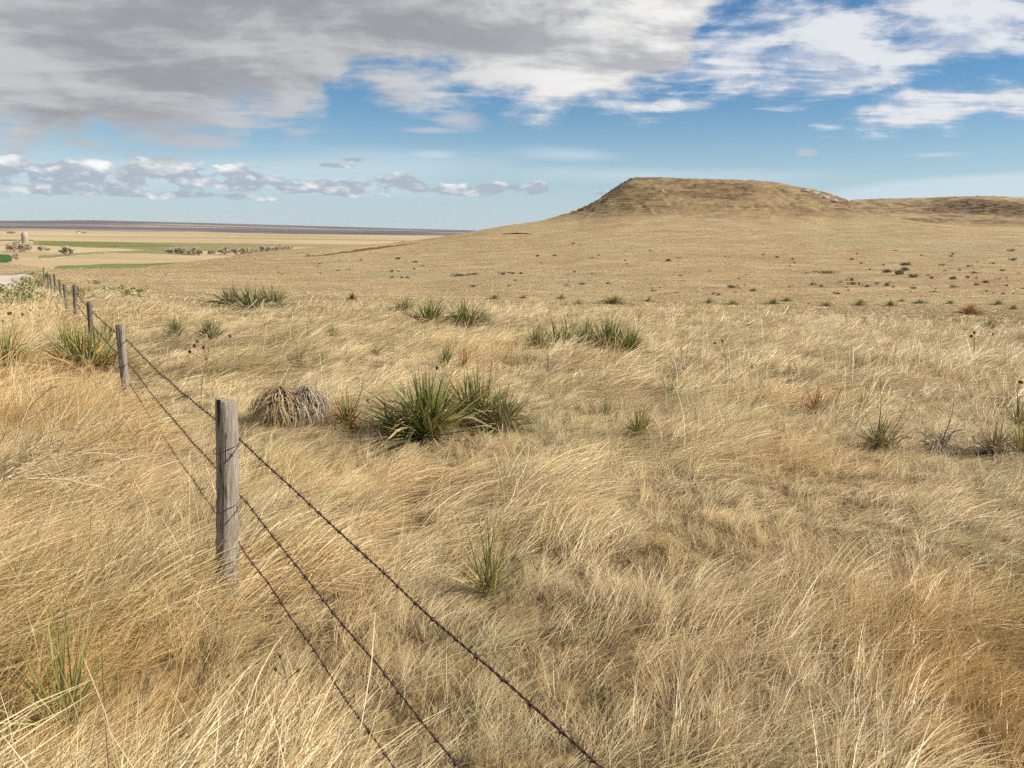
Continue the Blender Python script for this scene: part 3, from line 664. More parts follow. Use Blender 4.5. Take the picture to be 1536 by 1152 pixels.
def stalk_obj(parent, h, lean, heads=0, mat='stalk', seed=0, branches=0, rad_=.0045, headsize=.018, name='flower_stalk'):
    r = np.random.default_rng(seed); mb = MB(); pts = []; th = r.uniform(0, 6.28) if lean is None else None
    for k in range(9):
        t = k/8; pts.append(((lean or 0)*h*t+.03*h*math.sin(5*t+seed), .04*h*math.sin(3*t+seed), h*t))
    mb.tube(pts, np.linspace(rad_, rad_*.5, 9), 5); tips = [np.array(pts[-1])]
    for b in range(branches):
        t = r.uniform(.5, .85); i_ = int(t*8); p0 = np.array(pts[i_]); d = np.array([r.normal(0, .9), r.normal(0, .5), r.uniform(.5, 1.2)]); d /= np.linalg.norm(d); l = h*r.uniform(.2, .42)
        q = [p0, p0+d*l*.5+[0, 0, -.02*h], p0+d*l]; mb.tube(q, [rad_*.6, rad_*.5, rad_*.35], 4); tips.append(q[-1])
    so = link(name, mb.mesh(name, True), M[mat], parent)
    for k in range(heads):
        p = tips[k % len(tips)]+(r.normal(0, headsize, 3) if k >= len(tips) else 0)
        hb = MB(); zs = np.linspace(-1, 1, 6); hb.tube([(0, 0, z*headsize*1.1) for z in zs], [headsize*max(.15, math.sqrt(max(0, 1-z*z)))*r.uniform(.75, 1.1) for z in zs], 7)
        for q in range(7):
            a = r.uniform(0, 6.28); hb.tube([(0, 0, 0), (math.cos(a)*headsize*1.3, math.sin(a)*headsize*1.3, headsize*r.uniform(-.4, 1.3))], [headsize*.25, headsize*.08], 4)
        hm = link('seed_head', hb.mesh('seed_head', True), M['pod'], so); hm.location = p
    return so
CLEAR = []
def plant_pt(px, row, hide=.10):
    p = hit(px, row)
    for _ in range(2):
        d = math.hypot(p.x, p.y); p2 = hit(px, row+hide*F/d*.6) or p
        q = p2
        break
    return q, math.hypot(q.x, q.y)
def yucca(px, row, hpx, wpx, kind, mat, label, skirt=None, skm='dead', stalks=(), cat='yucca', name='yucca', group=None, tilt=0, hide=.15):
    p, d = plant_pt(px, row, hide); hm = hpx*d/F+hide; wm = wpx*d/F*1.12
    root = empty(name, p, random.uniform(0, 6.28)); tag(root, label, cat, group)
    CLEAR.append((p.x, p.y-.15, wm*.6))
    if kind is not None:
        s = hm; me_ = get('ros', kind, mat); ew, eh = ext(me_); o = link('leaf_rosette', me_, None, root); o.scale = (wm/ew, wm/ew, s/eh); o.rotation_euler = (0, tilt, 0)
    if skirt is not None:
        me_ = get('sk', skirt, skm); ew, eh = ext(me_); o = link('dead_leaves', me_, None, root); o.scale = (wm*.95/ew, wm*.95/ew, hm*(.95 if kind is None else .6)/eh)
    for q, (sh, ln, hd, br) in enumerate(stalks):
        so = stalk_obj(root, sh*d/F, ln, hd, seed=int(px+row+q*7), branches=br, headsize=.014)
        so.location = (random.uniform(-.04, .04), random.uniform(-.04, .04), 0); so.rotation_euler = (0, 0, -root.rotation_euler.z)
    return root
Y = yucca
Y(637, 641, 86, 172, 0, 'yucca', 'largest dark green yucca, spiky dome in the middle of the meadow', 0, 'dead', [(110, .15, 1, 0)])
Y(712, 618, 68, 130, 6, 'yucca', 'bright green yucca touching the right side of the largest one', 1, 'rust', [(65, -.1, 0, 0)])
Y(752, 632, 53, 106, 3, 'yucca_grey', 'loose grey-green yucca at the right end of the big clump', 0, 'dead', [(75, .1, 0, 0), (68, -.2, 0, 0)])
Y(585, 635, 40, 75, 4, 'yucca_grey', 'sparse drab yucca low on the left flank of the largest one', 1, 'dead', [(50, -.6, 1, 0)])
Y(731, 864, 100, 118, 5, 'yucca_yellow', 'yellow-green yucca standing alone in foreground grass right of the wires', None, 'dead')
Y(98, 1045, 125, 165, 5, 'yucca_yellow', 'sparse yellow-green yucca in the bottom left corner', None, 'dead', hide=.22)
Y(130, 548, 62, 112, 6, 'yucca_yellow', 'bushy yellow-green yucca left of the second fence post', 1, 'rust')
Y(105, 530, 45, 60, 1, 'yucca_yellow', 'smaller yucca behind the bushy one left of the second post', None)
Y(160, 520, 42, 45, 2, 'yucca_yellow', 'thin yellowish yucca just left of second post top', None)
Y(5, 552, 62, 75, 2, 'yucca', 'green yucca cut by the left edge of the picture', 0, 'rust')
Y(262, 503, 24, 32, 1, 'yucca', 'small green yucca with a dark base right of the second post', 1, 'greydead')
Y(315, 506, 28, 48, 1, 'yucca_grey', 'pale spreading yucca beside the small green one, above the reddish stalk', 0)
Y(347, 462, 37, 70, 3, 'yucca_grey', 'left yucca of the grey-green mound in the left meadow', 0, 'greydead', [(45, .1, 0, 0)])
Y(378, 466, 42, 81, 3, 'yucca_grey', 'middle yucca of the grey-green mound in the left meadow', 0, 'greydead', [(45, -.1, 0, 0)])
Y(410, 464, 37, 67, 1, 'yucca_grey', 'right yucca of the grey-green mound in the left meadow', 0)
Y(607, 467, 22, 52, 3, 'yucca_grey', 'small low yucca left of the twin green mounds', 0)
Y(645, 484, 35, 72, 1, 'yucca', 'left one of twin green yuccas with rusty leaves between', 1, 'rust', [(42, -.1, 0, 0)])
Y(697, 486, 36, 80, 1, 'yucca_grey', 'right one of twin green yuccas with rusty leaves between', 0, 'dead')
Y(725, 484, 20, 34, 3, 'yucca_grey', 'small yucca fading into grey litter right of the twin yuccas', 1, 'greydead')
Y(806, 522, 33, 60, 1, 'yucca', 'dark green yucca at the left end of the long yucca row', 0, 'dead')
Y(845, 520, 44, 80, 6, 'yucca', 'tall yucca second from the left in the long yucca row', 1, 'rust', [(55, .1, 1, 0)])
Y(877, 517, 42, 57, 3, 'yucca_grey', 'grey-green yucca in the middle of the long yucca row', 0)
Y(912, 521, 44, 77, 0, 'yucca', 'broad yucca second from the right in the long yucca row', 1, 'rust', [(50, .2, 0, 0)])
Y(943, 527, 38, 60, 1, 'yucca', 'yucca with splayed leaves at right end of the long row', 0, 'rust', [(50, .5, 0, 0)])
Y(920, 454, 13, 44, 3, 'yucca', 'dark low yucca at the far edge of the tall grass, mid picture', 0)
Y(668, 541, 26, 32, 2, 'yucca', 'small bright yucca above the largest clump', None)
Y(697, 541, 26, 24, 4, 'rust', 'small orange tuft right of the small bright yucca', None, cat='tuft', name='grass_clump')
Y(444, 546, 28, 38, 4, 'yucca_yellow', 'small ochre yucca above the dead grey mound', 0, 'dead', [(40, .3, 0, 0)])
Y(484, 546, 22, 30, 4, 'yucca_grey', 'faint thin yucca right of the small ochre one', None)
Y(460, 505, 16, 20, 4, 'yucca_grey', 'tiny yucca with one dark seed head in the left meadow', None, 'dead', [(24, .05, 1, 0)])
Y(499, 504, 17, 28, 2, 'yucca_grey', 'tiny yucca right of the one with the dark seed head', None)
Y(563, 526, 14, 30, 4, 'yucca_grey', 'tiny faint yucca between the twin yuccas and ochre yucca', None, 'dead', [(26, .0, 0, 0)])
Y(520, 628, 46, 56, 4, 'yucca', 'sparse green yucca with a bent stalk right of the dead mound', 0, 'rust', [(75, .35, 0, 0)])
Y(470, 608, 34, 50, 4, 'yucca_yellow', 'straw yellow tuft behind the dead mound', None, cat='tuft', name='grass_clump')
Y(422, 622, 31, 72, None, None, 'dead tan yucca mound of drooping leaves, left half', 2, 'dead', hide=.16, cat='dead yucca', name='dead_yucca')
Y(460, 621, 32, 64, None, None, 'dead grey yucca mound of matted leaves, right half', 3, 'greydead', hide=.16, cat='dead yucca', name='dead_yucca')
Y(957, 644, 36, 48, 2, 'yucca_yellow', 'yellow-green yucca with orange blades right of the big clump', 0, 'dead')
Y(908, 612, 24, 28, 4, 'yucca_grey', 'small green yucca above the yellow-green one', None)
Y(1006, 584, 22, 38, 4, 'yucca_grey', 'thin yucca below the dead stump with two stalks', None)
Y(1018, 559, 16, 62, None, None, 'flattened dead yucca with two tall bare stalks', 1, 'greydead', [(62, .2, 0, 0), (58, -.02, 0, 0)], cat='dead yucca', name='dead_yucca')
Y(825, 558, 13, 32, None, None, 'small dark dead yucca below the long yucca row', 1, 'greydead', [(38, -.05, 0, 0), (35, .02, 0, 0)], cat='dead yucca', name='dead_yucca')
Y(1087, 570, 6, 40, None, None, 'dead yucca stump with branching stalks and one seed head', 1, 'greydead', [(68, -.15, 2, 1), (42, .0, 0, 0), (50, 1.1, 0, 0)], cat='dead yucca', name='dead_yucca')
Y(922, 552, 18, 36, 4, 'rust', 'rusty orange tuft below right end of the yucca row', None, cat='tuft', name='grass_clump')
Y(1318, 660, 38, 72, 4, 'yucca_grey', 'yucca with two tall thin stalks in the right meadow', 1, 'dead', [(100, .03, 0, 0), (62, .55, 0, 0)])
Y(1224, 612, 32, 50, 4, 'rust', 'brownish orange yucca left of the tall thin stalks', 1, 'dead')
Y(1252, 610, 8, 14, 4, 'yucca_grey', 'bare curved stalk right of the brownish orange yucca', None, 'dead', [(52, .25, 0, 0)], cat='dry stalk', name='dry_stalk')
Y(1182, 572, 22, 36, 4, 'yucca_grey', 'thin yucca with a short stalk above the brownish one', None, 'dead', [(42, .2, 0, 0)])
Y(1285, 550, 16, 26, 4, 'yucca_grey', 'small faint yucca far above the tall thin stalks', None)
Y(1294, 606, 22, 26, 4, 'yucca_yellow', 'small pale yucca right of the curved bare stalk', None)
Y(1163, 655, 28, 36, 4, 'yucca_grey', 'small grey-green yucca below the brownish orange one', None)
Y(1413, 664, 24, 60, None, None, 'brown dead tuft with one dark stalk in the right meadow', 1, 'greydead', [(72, .12, 0, 0)], cat='dead yucca', name='dead_yucca')
Y(1492, 668, 28, 62, 4, 'dead', 'yellow yucca with a dark base near the right edge', 1, 'greydead')
Y(1528, 628, 34, 40, 4, 'yucca_grey', 'green yucca cut by the right edge beside a dark headed stalk', None, 'dead', [(60, -.1, 2, 0)])
Y(1530, 668, 40, 44, 4, 'yucca_yellow', 'lower yellow-green yucca at the right edge', None)
Y(1485, 494, 13, 28, 3, 'yucca_grey', 'small green yucca near the two dark seed heads', None)
Y(1455, 468, 11, 34, 3, 'rust', 'low brown tuft near the far edge of the grass on the right', 1, 'greydead', cat='tuft', name='grass_clump')
Y(1532, 512, 18, 28, 4, 'yucca_grey', 'faint yucca at the right edge beyond the meadow stalks', None)
Y(1296, 486, 11, 14, 4, 'yucca', 'tiny dark green sprig alone in the far right meadow', None)
Y(528, 448, 10, 16, 3, 'shrub', 'small dark tuft alone in far meadow left of the low yucca', None, cat='tuft', name='grass_clump')
for q, (px, row, hp, wp) in enumerate([(742, 448, 7, 22), (785, 447, 6, 16), (842, 448, 8, 18), (868, 457, 9, 22), (848, 459, 6, 16), (972, 452, 7, 22), (1062, 455, 9, 22), (1099, 456, 7, 22), (1160, 455, 9, 30), (1180, 451, 6, 20), (1240, 458, 6, 20), (1290, 457, 9, 26), (1335, 458, 8, 20), (1352, 452, 5, 14), (1380, 454, 5, 26), (1425, 455, 5, 16), (1497, 456, 6, 18), (1520, 463, 6, 16)]):
    Y(px, row, hp, wp, 3, 'yucca_grey' if q % 3 == 0 else 'sage', 'small low shrub on the line where tall grass meets the bare slope', None, cat='shrub', name='low_shrub', group='small shrubs along the far edge of the meadow', hide=.05)

# reddish stalk with round brown heads
def headed(px, row, toppx, label, heads, branches, mat='reedstalk', lean=.12, hs=.016, name='dry_stalk', seed=0):
    p, d = plant_pt(px, row, .08); root = empty(name, p); tag(root, label, 'dry stalk')
    stalk_obj(root, (row-toppx)*d/F+.08, lean, heads, mat, seed, branches, .0055, hs, 'stem')
headed(305, 592, 512, 'reddish branching stalk with round brown heads between the first two posts', 7, 6, hs=.016, seed=4)
headed(1459, 532, 506, 'thin stalk with three dark seed heads in the far right meadow', 3, 2, 'stalk', .0, .022, seed=5)
headed(1474, 534, 508, 'slanting stalk with one small dark head in the far right meadow', 1, 0, 'stalk', .35, .018, seed=6)
headed(13, 535, 492, 'stalk with a dark brown seed pod above the left edge yucca', 2, 1, 'stalk', -.05, .016, seed=8)
headed(40, 540, 482, 'pale leaning stalk with dark pods right of the left edge yucca', 3, 2, 'stalk', -.25, .020, seed=9)
headed(58, 505, 470, 'greyish stalk with two brown heads left of the bushy yucca', 2, 1, 'stalk', .1, .016, seed=10)
headed(92, 495, 467, 'short stalk with brown heads beside the fourth post', 2, 1, 'stalk', -.1, .016, seed=11)
headed(432, 1035, 990, 'short dark weed head under the lowest wire in the foreground', 3, 2, 'stalk', -.1, .008, seed=12)

# bleached, fanned dead weed
def deadweed(px, row, sz, label, mat, seed, dirn=(.9, .2, .35), n=9, name='dead_weed', depth=3, spread=.5, lift=.0, thick=1.):
    p, d = plant_pt(px, row, .0); p.z += lift-.02 if lift else 0; CLEAR.append((p.x+.2, p.y-.1, sz*.8)); root = empty(name, p); tag(root, label, 'dead weed'); r = np.random.default_rng(seed); mb = MB()
    def grow(p0, dv, l, rad_, lev):
        pts = [p0]; c = p0.copy(); v = dv.copy()
        for k in range(5): v = v+r.normal(0, .10, 3); v /= np.linalg.norm(v); c = c+v*l/5; pts.append(c.copy())
        mb.tube(pts, np.linspace(rad_, rad_*.45, 6), 5, (r.random(), .5, 0))
        if lev:
            for k in range(4):
                i_ = r.integers(2, 6); nv = v+r.normal(0, spread*.8, 3); nv /= np.linalg.norm(nv); grow(np.array(pts[i_]), nv, l*r.uniform(.4, .7), rad_*.55, lev-1)
    for k in range(n):
        v = np.array(dirn)+r.normal(0, spread, 3); v[2] = abs(v[2]); v /= np.linalg.norm(v); grow(np.zeros(3), v, sz*r.uniform(.5, 1), sz*.0062*thick, depth-1)
    link('branches', mb.mesh('branches', True), M[mat], root)
deadweed(-6, 800, .62, 'bleached fan-shaped dead weed at the left edge above the corner yucca', 'paletwig', 1, (1., -.15, .35), 12, spread=.33, lift=.34, thick=1.7)
deadweed(-5, 790, .35, 'dark upright twig behind the bleached weed at the left edge', 'twig', 2, (.05, 0, 1), 3, spread=.2, depth=2, lift=.25, thick=2.)
deadweed(150, 575, .55, 'tangle of bleached curved stems at the foot of the bushy yucca', 'paletwig', 3, (.3, 0, .3), 9, spread=.8, depth=2)
deadweed(62, 535, .45, 'grey woody tangle between the two left yuccas', 'greydead', 4, (0, 0, .5), 14, spread=.9)
deadweed(62, 525, .7, 'pale leaning bare twig above the grey woody tangle', 'paletwig', 9, (-.5, 0, 1), 2, spread=.1, depth=2)
deadweed(255, 512, .3, 'dark litter pile under the small green yucca', 'twig', 5, (.4, 0, .2), 12, spread=.9)
deadweed(-10, 905, .4, 'fan of straw yellow grass blades at left edge', 'paletwig', 6, (1., .1, .35), 12, spread=.25, depth=2, name='grass_fan')

# low shrubs on the slope, each a plant of its own
def shrubmesh(seed, n=260, flat=.55):
    r = np.random.default_rng(seed); mb = MB(); lumps = r.normal(0, .32, (7, 3)); lumps[:, 2] = abs(lumps[:, 2])*.5+.2
    for k in range(n):
        l = lumps[r.integers(7)]; c = l+r.normal(0, .17, 3); c[2] = abs(c[2]); d = r.normal(0, 1, 3); d[2] = abs(d[2])+.6; d /= np.linalg.norm(d); s = np.cross(d, r.normal(0, 1, 3)); s /= np.linalg.norm(s)
        L = r.uniform(.12, .24); w = r.uniform(.03, .06)
        mb.add([c-s*w, c+s*w, c+d*L+s*w*.3, c+d*L-s*w*.3], [[0, 1, 2, 3]], (r.random(), r.random(), 0))
    return mb.mesh('shrub')
SH = [shrubmesh(s) for s in range(4)]; SG = [shrubmesh(s+10) for s in range(3)]
for m_ in SH: m_.materials.append(M['shrub'])
for m_ in SG: m_.materials.append(M['sage'])
def shrub(px, row, wpx, hpx, meshes, label, group, name='shrub', k=None):
    p = hit(px, row)
    if p is None: return
    d = math.hypot(p.x, p.y); o = link(name, meshes[(k if k is not None else random.randrange(99)) % len(meshes)], None, None, p); o.location.z -= .03
    o.scale = (wpx*d/F/1.3,)*2+(hpx*d/F/.85,); o.rotation_euler = (0, 0, random.uniform(0, 6.28)); tag(o, label, 'shrub', group)
hl = [(1097, 431, 13, 6), (1130, 436, 10, 5), (1077, 442, 7, 4), (1003, 391, 10, 5), (1020, 413, 6, 3), (912, 425, 6, 4), (850, 428, 6, 3), (874, 426, 7, 5), (979, 436, 6, 4), (1330, 408, 16, 6), (1348, 411, 14, 8), (1358, 405, 12, 6), (1370, 415, 12, 6), (1240, 409, 22, 5), (1218, 427, 8, 5), (1232, 429, 6, 4), (1278, 420, 8, 5), (1280, 426, 11, 5), (1300, 430, 7, 5), (1330, 428, 8, 6), (1339, 430, 5, 3), (1370, 432, 6, 4), (1397, 417, 6, 4), (1430, 418, 10, 5), (1452, 416, 6, 4), (1465, 417, 5, 3), (1464, 427, 7, 4), (1478, 424, 11, 5), (1430, 430, 9, 4), (1255, 440, 9, 4), (1272, 435, 5, 3), (690, 413, 22, 5), (712, 411, 12, 4), (755, 411, 9, 5), (770, 410, 8, 4), (710, 429, 12, 4), (763, 428, 6, 3), (588, 416, 6, 3), (603, 416, 6, 3), (611, 416, 6, 3), (598, 407, 4, 3), (587, 407, 4, 3), (542, 390, 4, 3), (597, 388, 10, 4), (624, 393, 8, 4), (463, 383, 5, 3), (1165, 386, 5, 4), (1278, 389, 5, 4), (1325, 397, 4, 3), (1360, 397, 16, 5), (1452, 399, 6, 3), (1461, 409, 6, 4), (1503, 406, 5, 4), (1427, 384, 5, 3), (1520, 390, 8, 5), (1518, 376, 6, 4), (860, 365, 5, 3), (806, 384, 6, 4), (782, 410, 6, 4), (773, 420, 6, 3), (1260, 423, 5, 3), (1315, 424, 5, 3), (1400, 437, 8, 3), (1480, 437, 6, 3), (1505, 440, 6, 3), (1192, 394, 4, 3), (1210, 409, 5, 3), (1510, 428, 5, 3), (832, 383, 8, 3), (1291, 395, 5, 3), (1305, 404, 5, 3), (1414, 397, 5, 3), (1440, 405, 5, 3), (1490, 395, 5, 3)]
for px, row, w_, h_ in hl:
    if w_ >= 12:
        lb = {(1097, 431): 'biggest lone dark shrub low on the slope under the butte', (1330, 408): 'left one of the four dark shrubs huddled on the right slope', (1348, 411): 'largest of the four dark shrubs huddled on the right slope', (1358, 405): 'upper one of the four dark shrubs huddled on the right slope', (1370, 415): 'lower right one of the four dark shrubs huddled on the right slope', (1240, 409): 'long flat dark shrub left of the huddled four', (690, 413): 'long flat dark shrub on the slope left of the butte', (712, 411): 'dark shrub at right end of the long flat one', (710, 429): 'lone flat shrub below the long flat pair', (1360, 397): 'faint flat shrub above the huddled four'}[(px, row)]
        shrub(px, row+1, w_, h_, SH, lb, None, 'slope_shrub')
    else: shrub(px, row+1, w_, h_, SH, 'small dark shrub dotted on the dry slope', 'small dark shrubs dotted over the slope', 'slope_shrub')
rr_ = random.Random(5)
for k in range(70):
    px = rr_.uniform(880, 1536) if k < 55 else rr_.uniform(240, 880); row = rr_.uniform(372, 444) if k < 55 else rr_.uniform(395, 430)
    shrub(px, row, rr_.uniform(2.5, 5), rr_.uniform(2, 3), SH, 'small dark shrub dotted on the dry slope', 'small dark shrubs dotted over the slope', 'slope_shrub')
for (px, row, w_, h_, lb) in [(190, 446, 60, 18, 'wide green sagebrush right of the fence where the meadow dips'), (148, 438, 26, 9, 'small green sagebrush between the far posts and the wide one'), (142, 426, 16, 7, 'tiny sagebrush far beyond the wide green one'), (112, 446, 27, 16, 'green sagebrush behind the tall post'), (40, 436, 42, 19, 'dark sagebrush on the verge right beside the gravel road'), (20, 447, 52, 22, 'darkest sagebrush at the road edge on the left'), (45, 458, 57, 22, 'pale green sagebrush in front of the dark roadside ones'), (8, 464, 45, 25, 'olive sagebrush at the left edge by the road'), (68, 418, 12, 9, 'grey weed heap beside the farthest post'), (46, 412, 12, 6, 'dark bush at the road bend')]:
    shrub(px, row, w_, h_, SG, lb, None, 'sagebrush')

# pale rock ledges on the right shoulder of the butte
rkm = simple('pale_sandstone', (.38, .29, .23), (.55, .45, .37), 1.2, .9, (1, 1, 2), .6, .15)
def rock(px, row, wpx, hpx, seed, label):
    p = hit(px, row); d = math.hypot(p.x, p.y); r_ = np.random.default_rng(seed); b = bmesh.new(); bmesh.ops.create_icosphere(b, subdivisions=3, radius=1)
    for v in b.verts:
        c = v.co; n_ = float(fbm(np.array([c.x*1.3+seed*3]), np.array([c.y*1.3+c.z*2.1]), seed, 3)[0]); v.co = c*(.7+.6*n_); v.co.z = round(v.co.z*3)/3*.7+v.co.z*.3
    me = bpy.data.meshes.new('rock'); b.to_mesh(me); b.free(); o = link('rock_outcrop', me, rkm, None, p); w_ = wpx*d/F/2; o.scale = (w_, w_*.7, hpx*d/F); tag(o, label, 'rock')
for q, (px, row, w_, h_, lb) in enumerate([(1208, 287, 10, 2.5, 'pale rock ledge highest on the right shoulder of the butte'), (1222, 292, 14, 3.5, 'widest pale rock ledge on the right shoulder of the butte'), (1238, 297, 10, 3, 'pale rock ledge just below the widest one'), (1251, 302, 9, 2.5, 'lowest pale rock ledge on the right shoulder'), (993, 287, 5, 2.5, 'small pale rock on the upper face of the butte')]):
    rock(px, row, w_, h_, q+1, lb)

# bare trees along the creek in the valley
def treemesh(seed):
    r = np.random.default_rng(seed); tr = MB(); cr = MB()
    def grow(p0, v, l, rad_, lev):
        pts = [p0]; c = p0.copy()
        for k in range(3): v = v+r.normal(0, .14, 3); v /= np.linalg.norm(v); c = c+v*l/3; pts.append(c.copy())
        (tr if lev >= 3 else cr).tube(pts, np.linspace(rad_, rad_*.6, 4), 4, (r.random(), .5, 0))
        if lev:
            for k in range(4 if lev > 1 else 5):
                nv = v+r.normal(0, .55, 3); nv[2] = abs(nv[2])*.8+.15; nv /= np.linalg.norm(nv); grow(np.array(pts[r.integers(1, 4)]), nv, l*r.uniform(.55, .8), max(rad_*.55, .019), lev-1)
    for s in range(r.integers(3, 6)):
        grow(np.array([r.normal(0, .16), r.normal(0, .16), 0]), np.array([r.normal(0, .35), r.normal(0, .35), 1.]), .26, .022, 4)
    return tr.mesh('trunk'), cr.mesh('crown')
TM = [treemesh(s) for s in range(4)]
for a, b in TM: a.materials.append(M['twig']); b.materials.append(M['twig'])
def tree(px, row, hpx, wpx, label, group=None, k=0):
    d = ray(px, row); t = (EYE+20)/-d[2]; x, y = d[0]*t, d[1]*t; z = gz(x, y); r = math.hypot(x, y)
    root = empty('bare_tree', (x, y, z), random.uniform(0, 6.28)); tag(root, label, 'tree', group)
    for nm, me in zip(('trunk', 'crown'), TM[k % 4]):
        ew, eh = ext(TM[k % 4][1]); o = link(nm, me, None, root); o.scale = (wpx*r/F/ew, wpx*r/F/ew, hpx*.88*r/F/eh)
    return root
for q, (px, row, hp, wp) in enumerate([(255, 380, 8, 12), (265, 381, 10, 14), (274, 381, 9, 14), (284, 382, 8, 12), (296, 382.5, 11, 14), (302, 382.5, 8, 10), (318, 382, 7, 10), (334, 382, 10, 12), (341, 382.5, 11, 14), (350, 382, 9, 12), (358, 383, 10, 14), (366, 383, 12, 12), (374, 382, 10, 14), (383, 381, 8, 12), (397, 379, 10, 12), (404, 379, 9, 12), (412, 378, 10, 12), (420, 378, 12, 14), (428, 377, 9, 12), (434, 376, 8, 10)]):
    tree(px, row, hp, wp, 'leafless grey tree in the creek line across the valley', 'leafless trees along the creek in the valley', q)
tree(105, 383, 13, 24, 'round leafless tree standing alone in the valley fields', None, 1)
tree(65, 377, 7, 12, 'small leafless bush left of the round tree', None, 2)
tree(25, 392, 12, 12, 'reddish leafless tree beside the dark green field', None, 3)
for q, (px, row, hp, wp, lb) in enumerate([(18, 377, 11, 14, 'leftmost pale tree below the silo'), (27, 378, 15, 12, 'second pale tree left of the silo foot'), (36, 378, 12, 12, 'tallest pale tree in front of the silo'), (45, 378, 12, 9, 'pale tree at the right foot of the silo')]):
    tree(px, row, hp, wp, lb, None, q)
# pale silo
def silo(px, row, toprow, wpx):
    d = ray(px, row); t = (EYE+20)/-d[2]; x, y = d[0]*t, d[1]*t; z = gz(x, y); r = math.hypot(x, y); h = (row-toprow)*r/F; w = wpx*r/F/2
    root = empty('silo', (x, y, z)); tag(root, 'pale round silo tower standing among trees at the left of the valley', 'silo')
    mat = simple('silo_concrete', (.31, .26, .17), (.39, .33, .22), .5, .9); cap = simple('silo_roof', (.36, .30, .24), (.42, .36, .29), .5, .6)
    mb = MB(); zz = np.linspace(0, h*.72, 14); mb.tube([(0, 0, q) for q in zz], [w*(1+.02*(i_ % 2)) for i_ in range(14)], 24); link('tower_wall', mb.mesh('tower_wall', True), mat, root)
    mb = MB(); th = np.linspace(0, math.pi/2, 9); mb.tube([(0, 0, h*.72+.01)]+[(0, 0, h*.72+.05+h*.10+h*.18*math.sin(a)) for a in th], [w*1.04]+[max(.02, w*1.04*math.cos(a)) for a in th], 24); link('roof', mb.mesh('roof', True), cap, root)
silo(39, 377, 352, 8)
# distant farmhouse and sheds
def house(px, row, wpx, hpx, name, label, col):
    d = ray(px, row); t = (EYE+20)/-d[2]; x, y = d[0]*t, d[1]*t; z = gz(x, y); r = math.hypot(x, y); w = wpx*r/F; h = hpx*r/F
    root = empty(name, (x, y, z), .3); tag(root, label, 'farm building')
    wl = simple('painted_wall', col, tuple(c*.9 for c in col), 1); rf = simple('roofing', (.16, .12, .11), (.22, .17, .15), 1)
    D_ = w*.6
    V = [(-w/2, -D_/2, -.5), (w/2, -D_/2, -.5), (w/2, D_/2, -.5), (-w/2, D_/2, -.5), (-w/2, -D_/2, h*.6), (w/2, -D_/2, h*.6), (w/2, D_/2, h*.6), (-w/2, D_/2, h*.6)]
    link('wall', mesh_np('wall', V, [[0, 1, 5, 4], [1, 2, 6, 5], [2, 3, 7, 6], [3, 0, 4, 7]]), wl, root)
    e = .06*w; V = [(-w/2-e, -D_/2-e, h*.58), (w/2+e, -D_/2-e, h*.58), (w/2+e, 0, h), (-w/2-e, 0, h), (-w/2-e, D_/2+e, h*.58), (w/2+e, D_/2+e, h*.58)]
    link('roof', mesh_np('roof', V, [[0, 1, 2, 3], [3, 2, 5, 4], [0, 3, 4, 4][:4] if False else [0, 1, 5, 4]]), rf, root)
house(118, 350.5, 4, 2.6, 'farmhouse', 'tiny white farm building far across the plain', (.7, .68, .62))
house(14, 350.5, 5, 2.6, 'barn', 'tiny brown barn far across the plain at the left', (.3, .2, .15))
tree(20, 351, 3, 8, 'tiny tree clump right of the brown barn', None, 0)
tree(124, 351, 2.6, 8, 'tiny tree clump right of the white farm building', None, 1)

# grass goes in last so that it can thin out round the plants
D = grass_points(); print('meadow tufts', len(D['co']))
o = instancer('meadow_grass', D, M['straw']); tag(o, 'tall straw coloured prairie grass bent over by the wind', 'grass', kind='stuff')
# short sward on slopes
n = 42000; rr = 1/rng.uniform(1/330., 1/44., n); rr = np.where(rng.random(n) < .5, rng.uniform(60, 300, n), rr); aa = rng.uniform(-.72, .72, n)
x = rr*np.sin(aa); y = rr*np.cos(aa); keep = (road_dist(x, y) > 3.3) & (rng.random(n) < .3+1.1*fbm(x/7, y/7, 171, 3)); x, y, rr = x[keep], y[keep], rr[keep]; n = len(x)
sz = rng.uniform(.5, 1.15, n)*(.9+.5*fbm(x/11, y/11, 181, 3))*(.8+.5*sstep(60, 200, rr))
D = dict(co=np.stack([x, y, H(x, y)], -1), rot=np.stack([rng.normal(0, .1, n), rng.normal(0, .1, n), rng.uniform(0, 6.28, n)], -1), scl=np.stack([sz*1.3, sz*1.3, sz*.5], -1), idx=rng.integers(3*NT_, 3*NT_+4, n), tint=np.stack([.35*sstep(.45, .6, fbm(x/6, y/6, 191, 3)), .7*sstep(.45, .65, fbm(x/15, y/15, 201, 3)), .8*rng.random(n)], -1))
o = instancer('short_grass', D, M['straw']); tag(o, 'short cured grass covering the slopes below the butte', 'grass', kind='stuff')

# ------------------------------------------------------------------ light
SUN_EL = R(37); SAZ = R(98); SD = Vector((math.sin(SAZ)*math.cos(SUN_EL), math.cos(SAZ)*math.cos(SUN_EL), math.sin(SUN_EL))).normalized()
sl = bpy.data.lights.new('sun', 'SUN'); sl.energy = 5.0; sl.angle = R(.53); sl.color = (1, .93, .82)
so = bpy.data.objects.new('sun', sl); COL.objects.link(so); so.rotation_euler = SD.to_track_quat('Z', 'Y').to_euler(); so.location = (0, 0, 50)

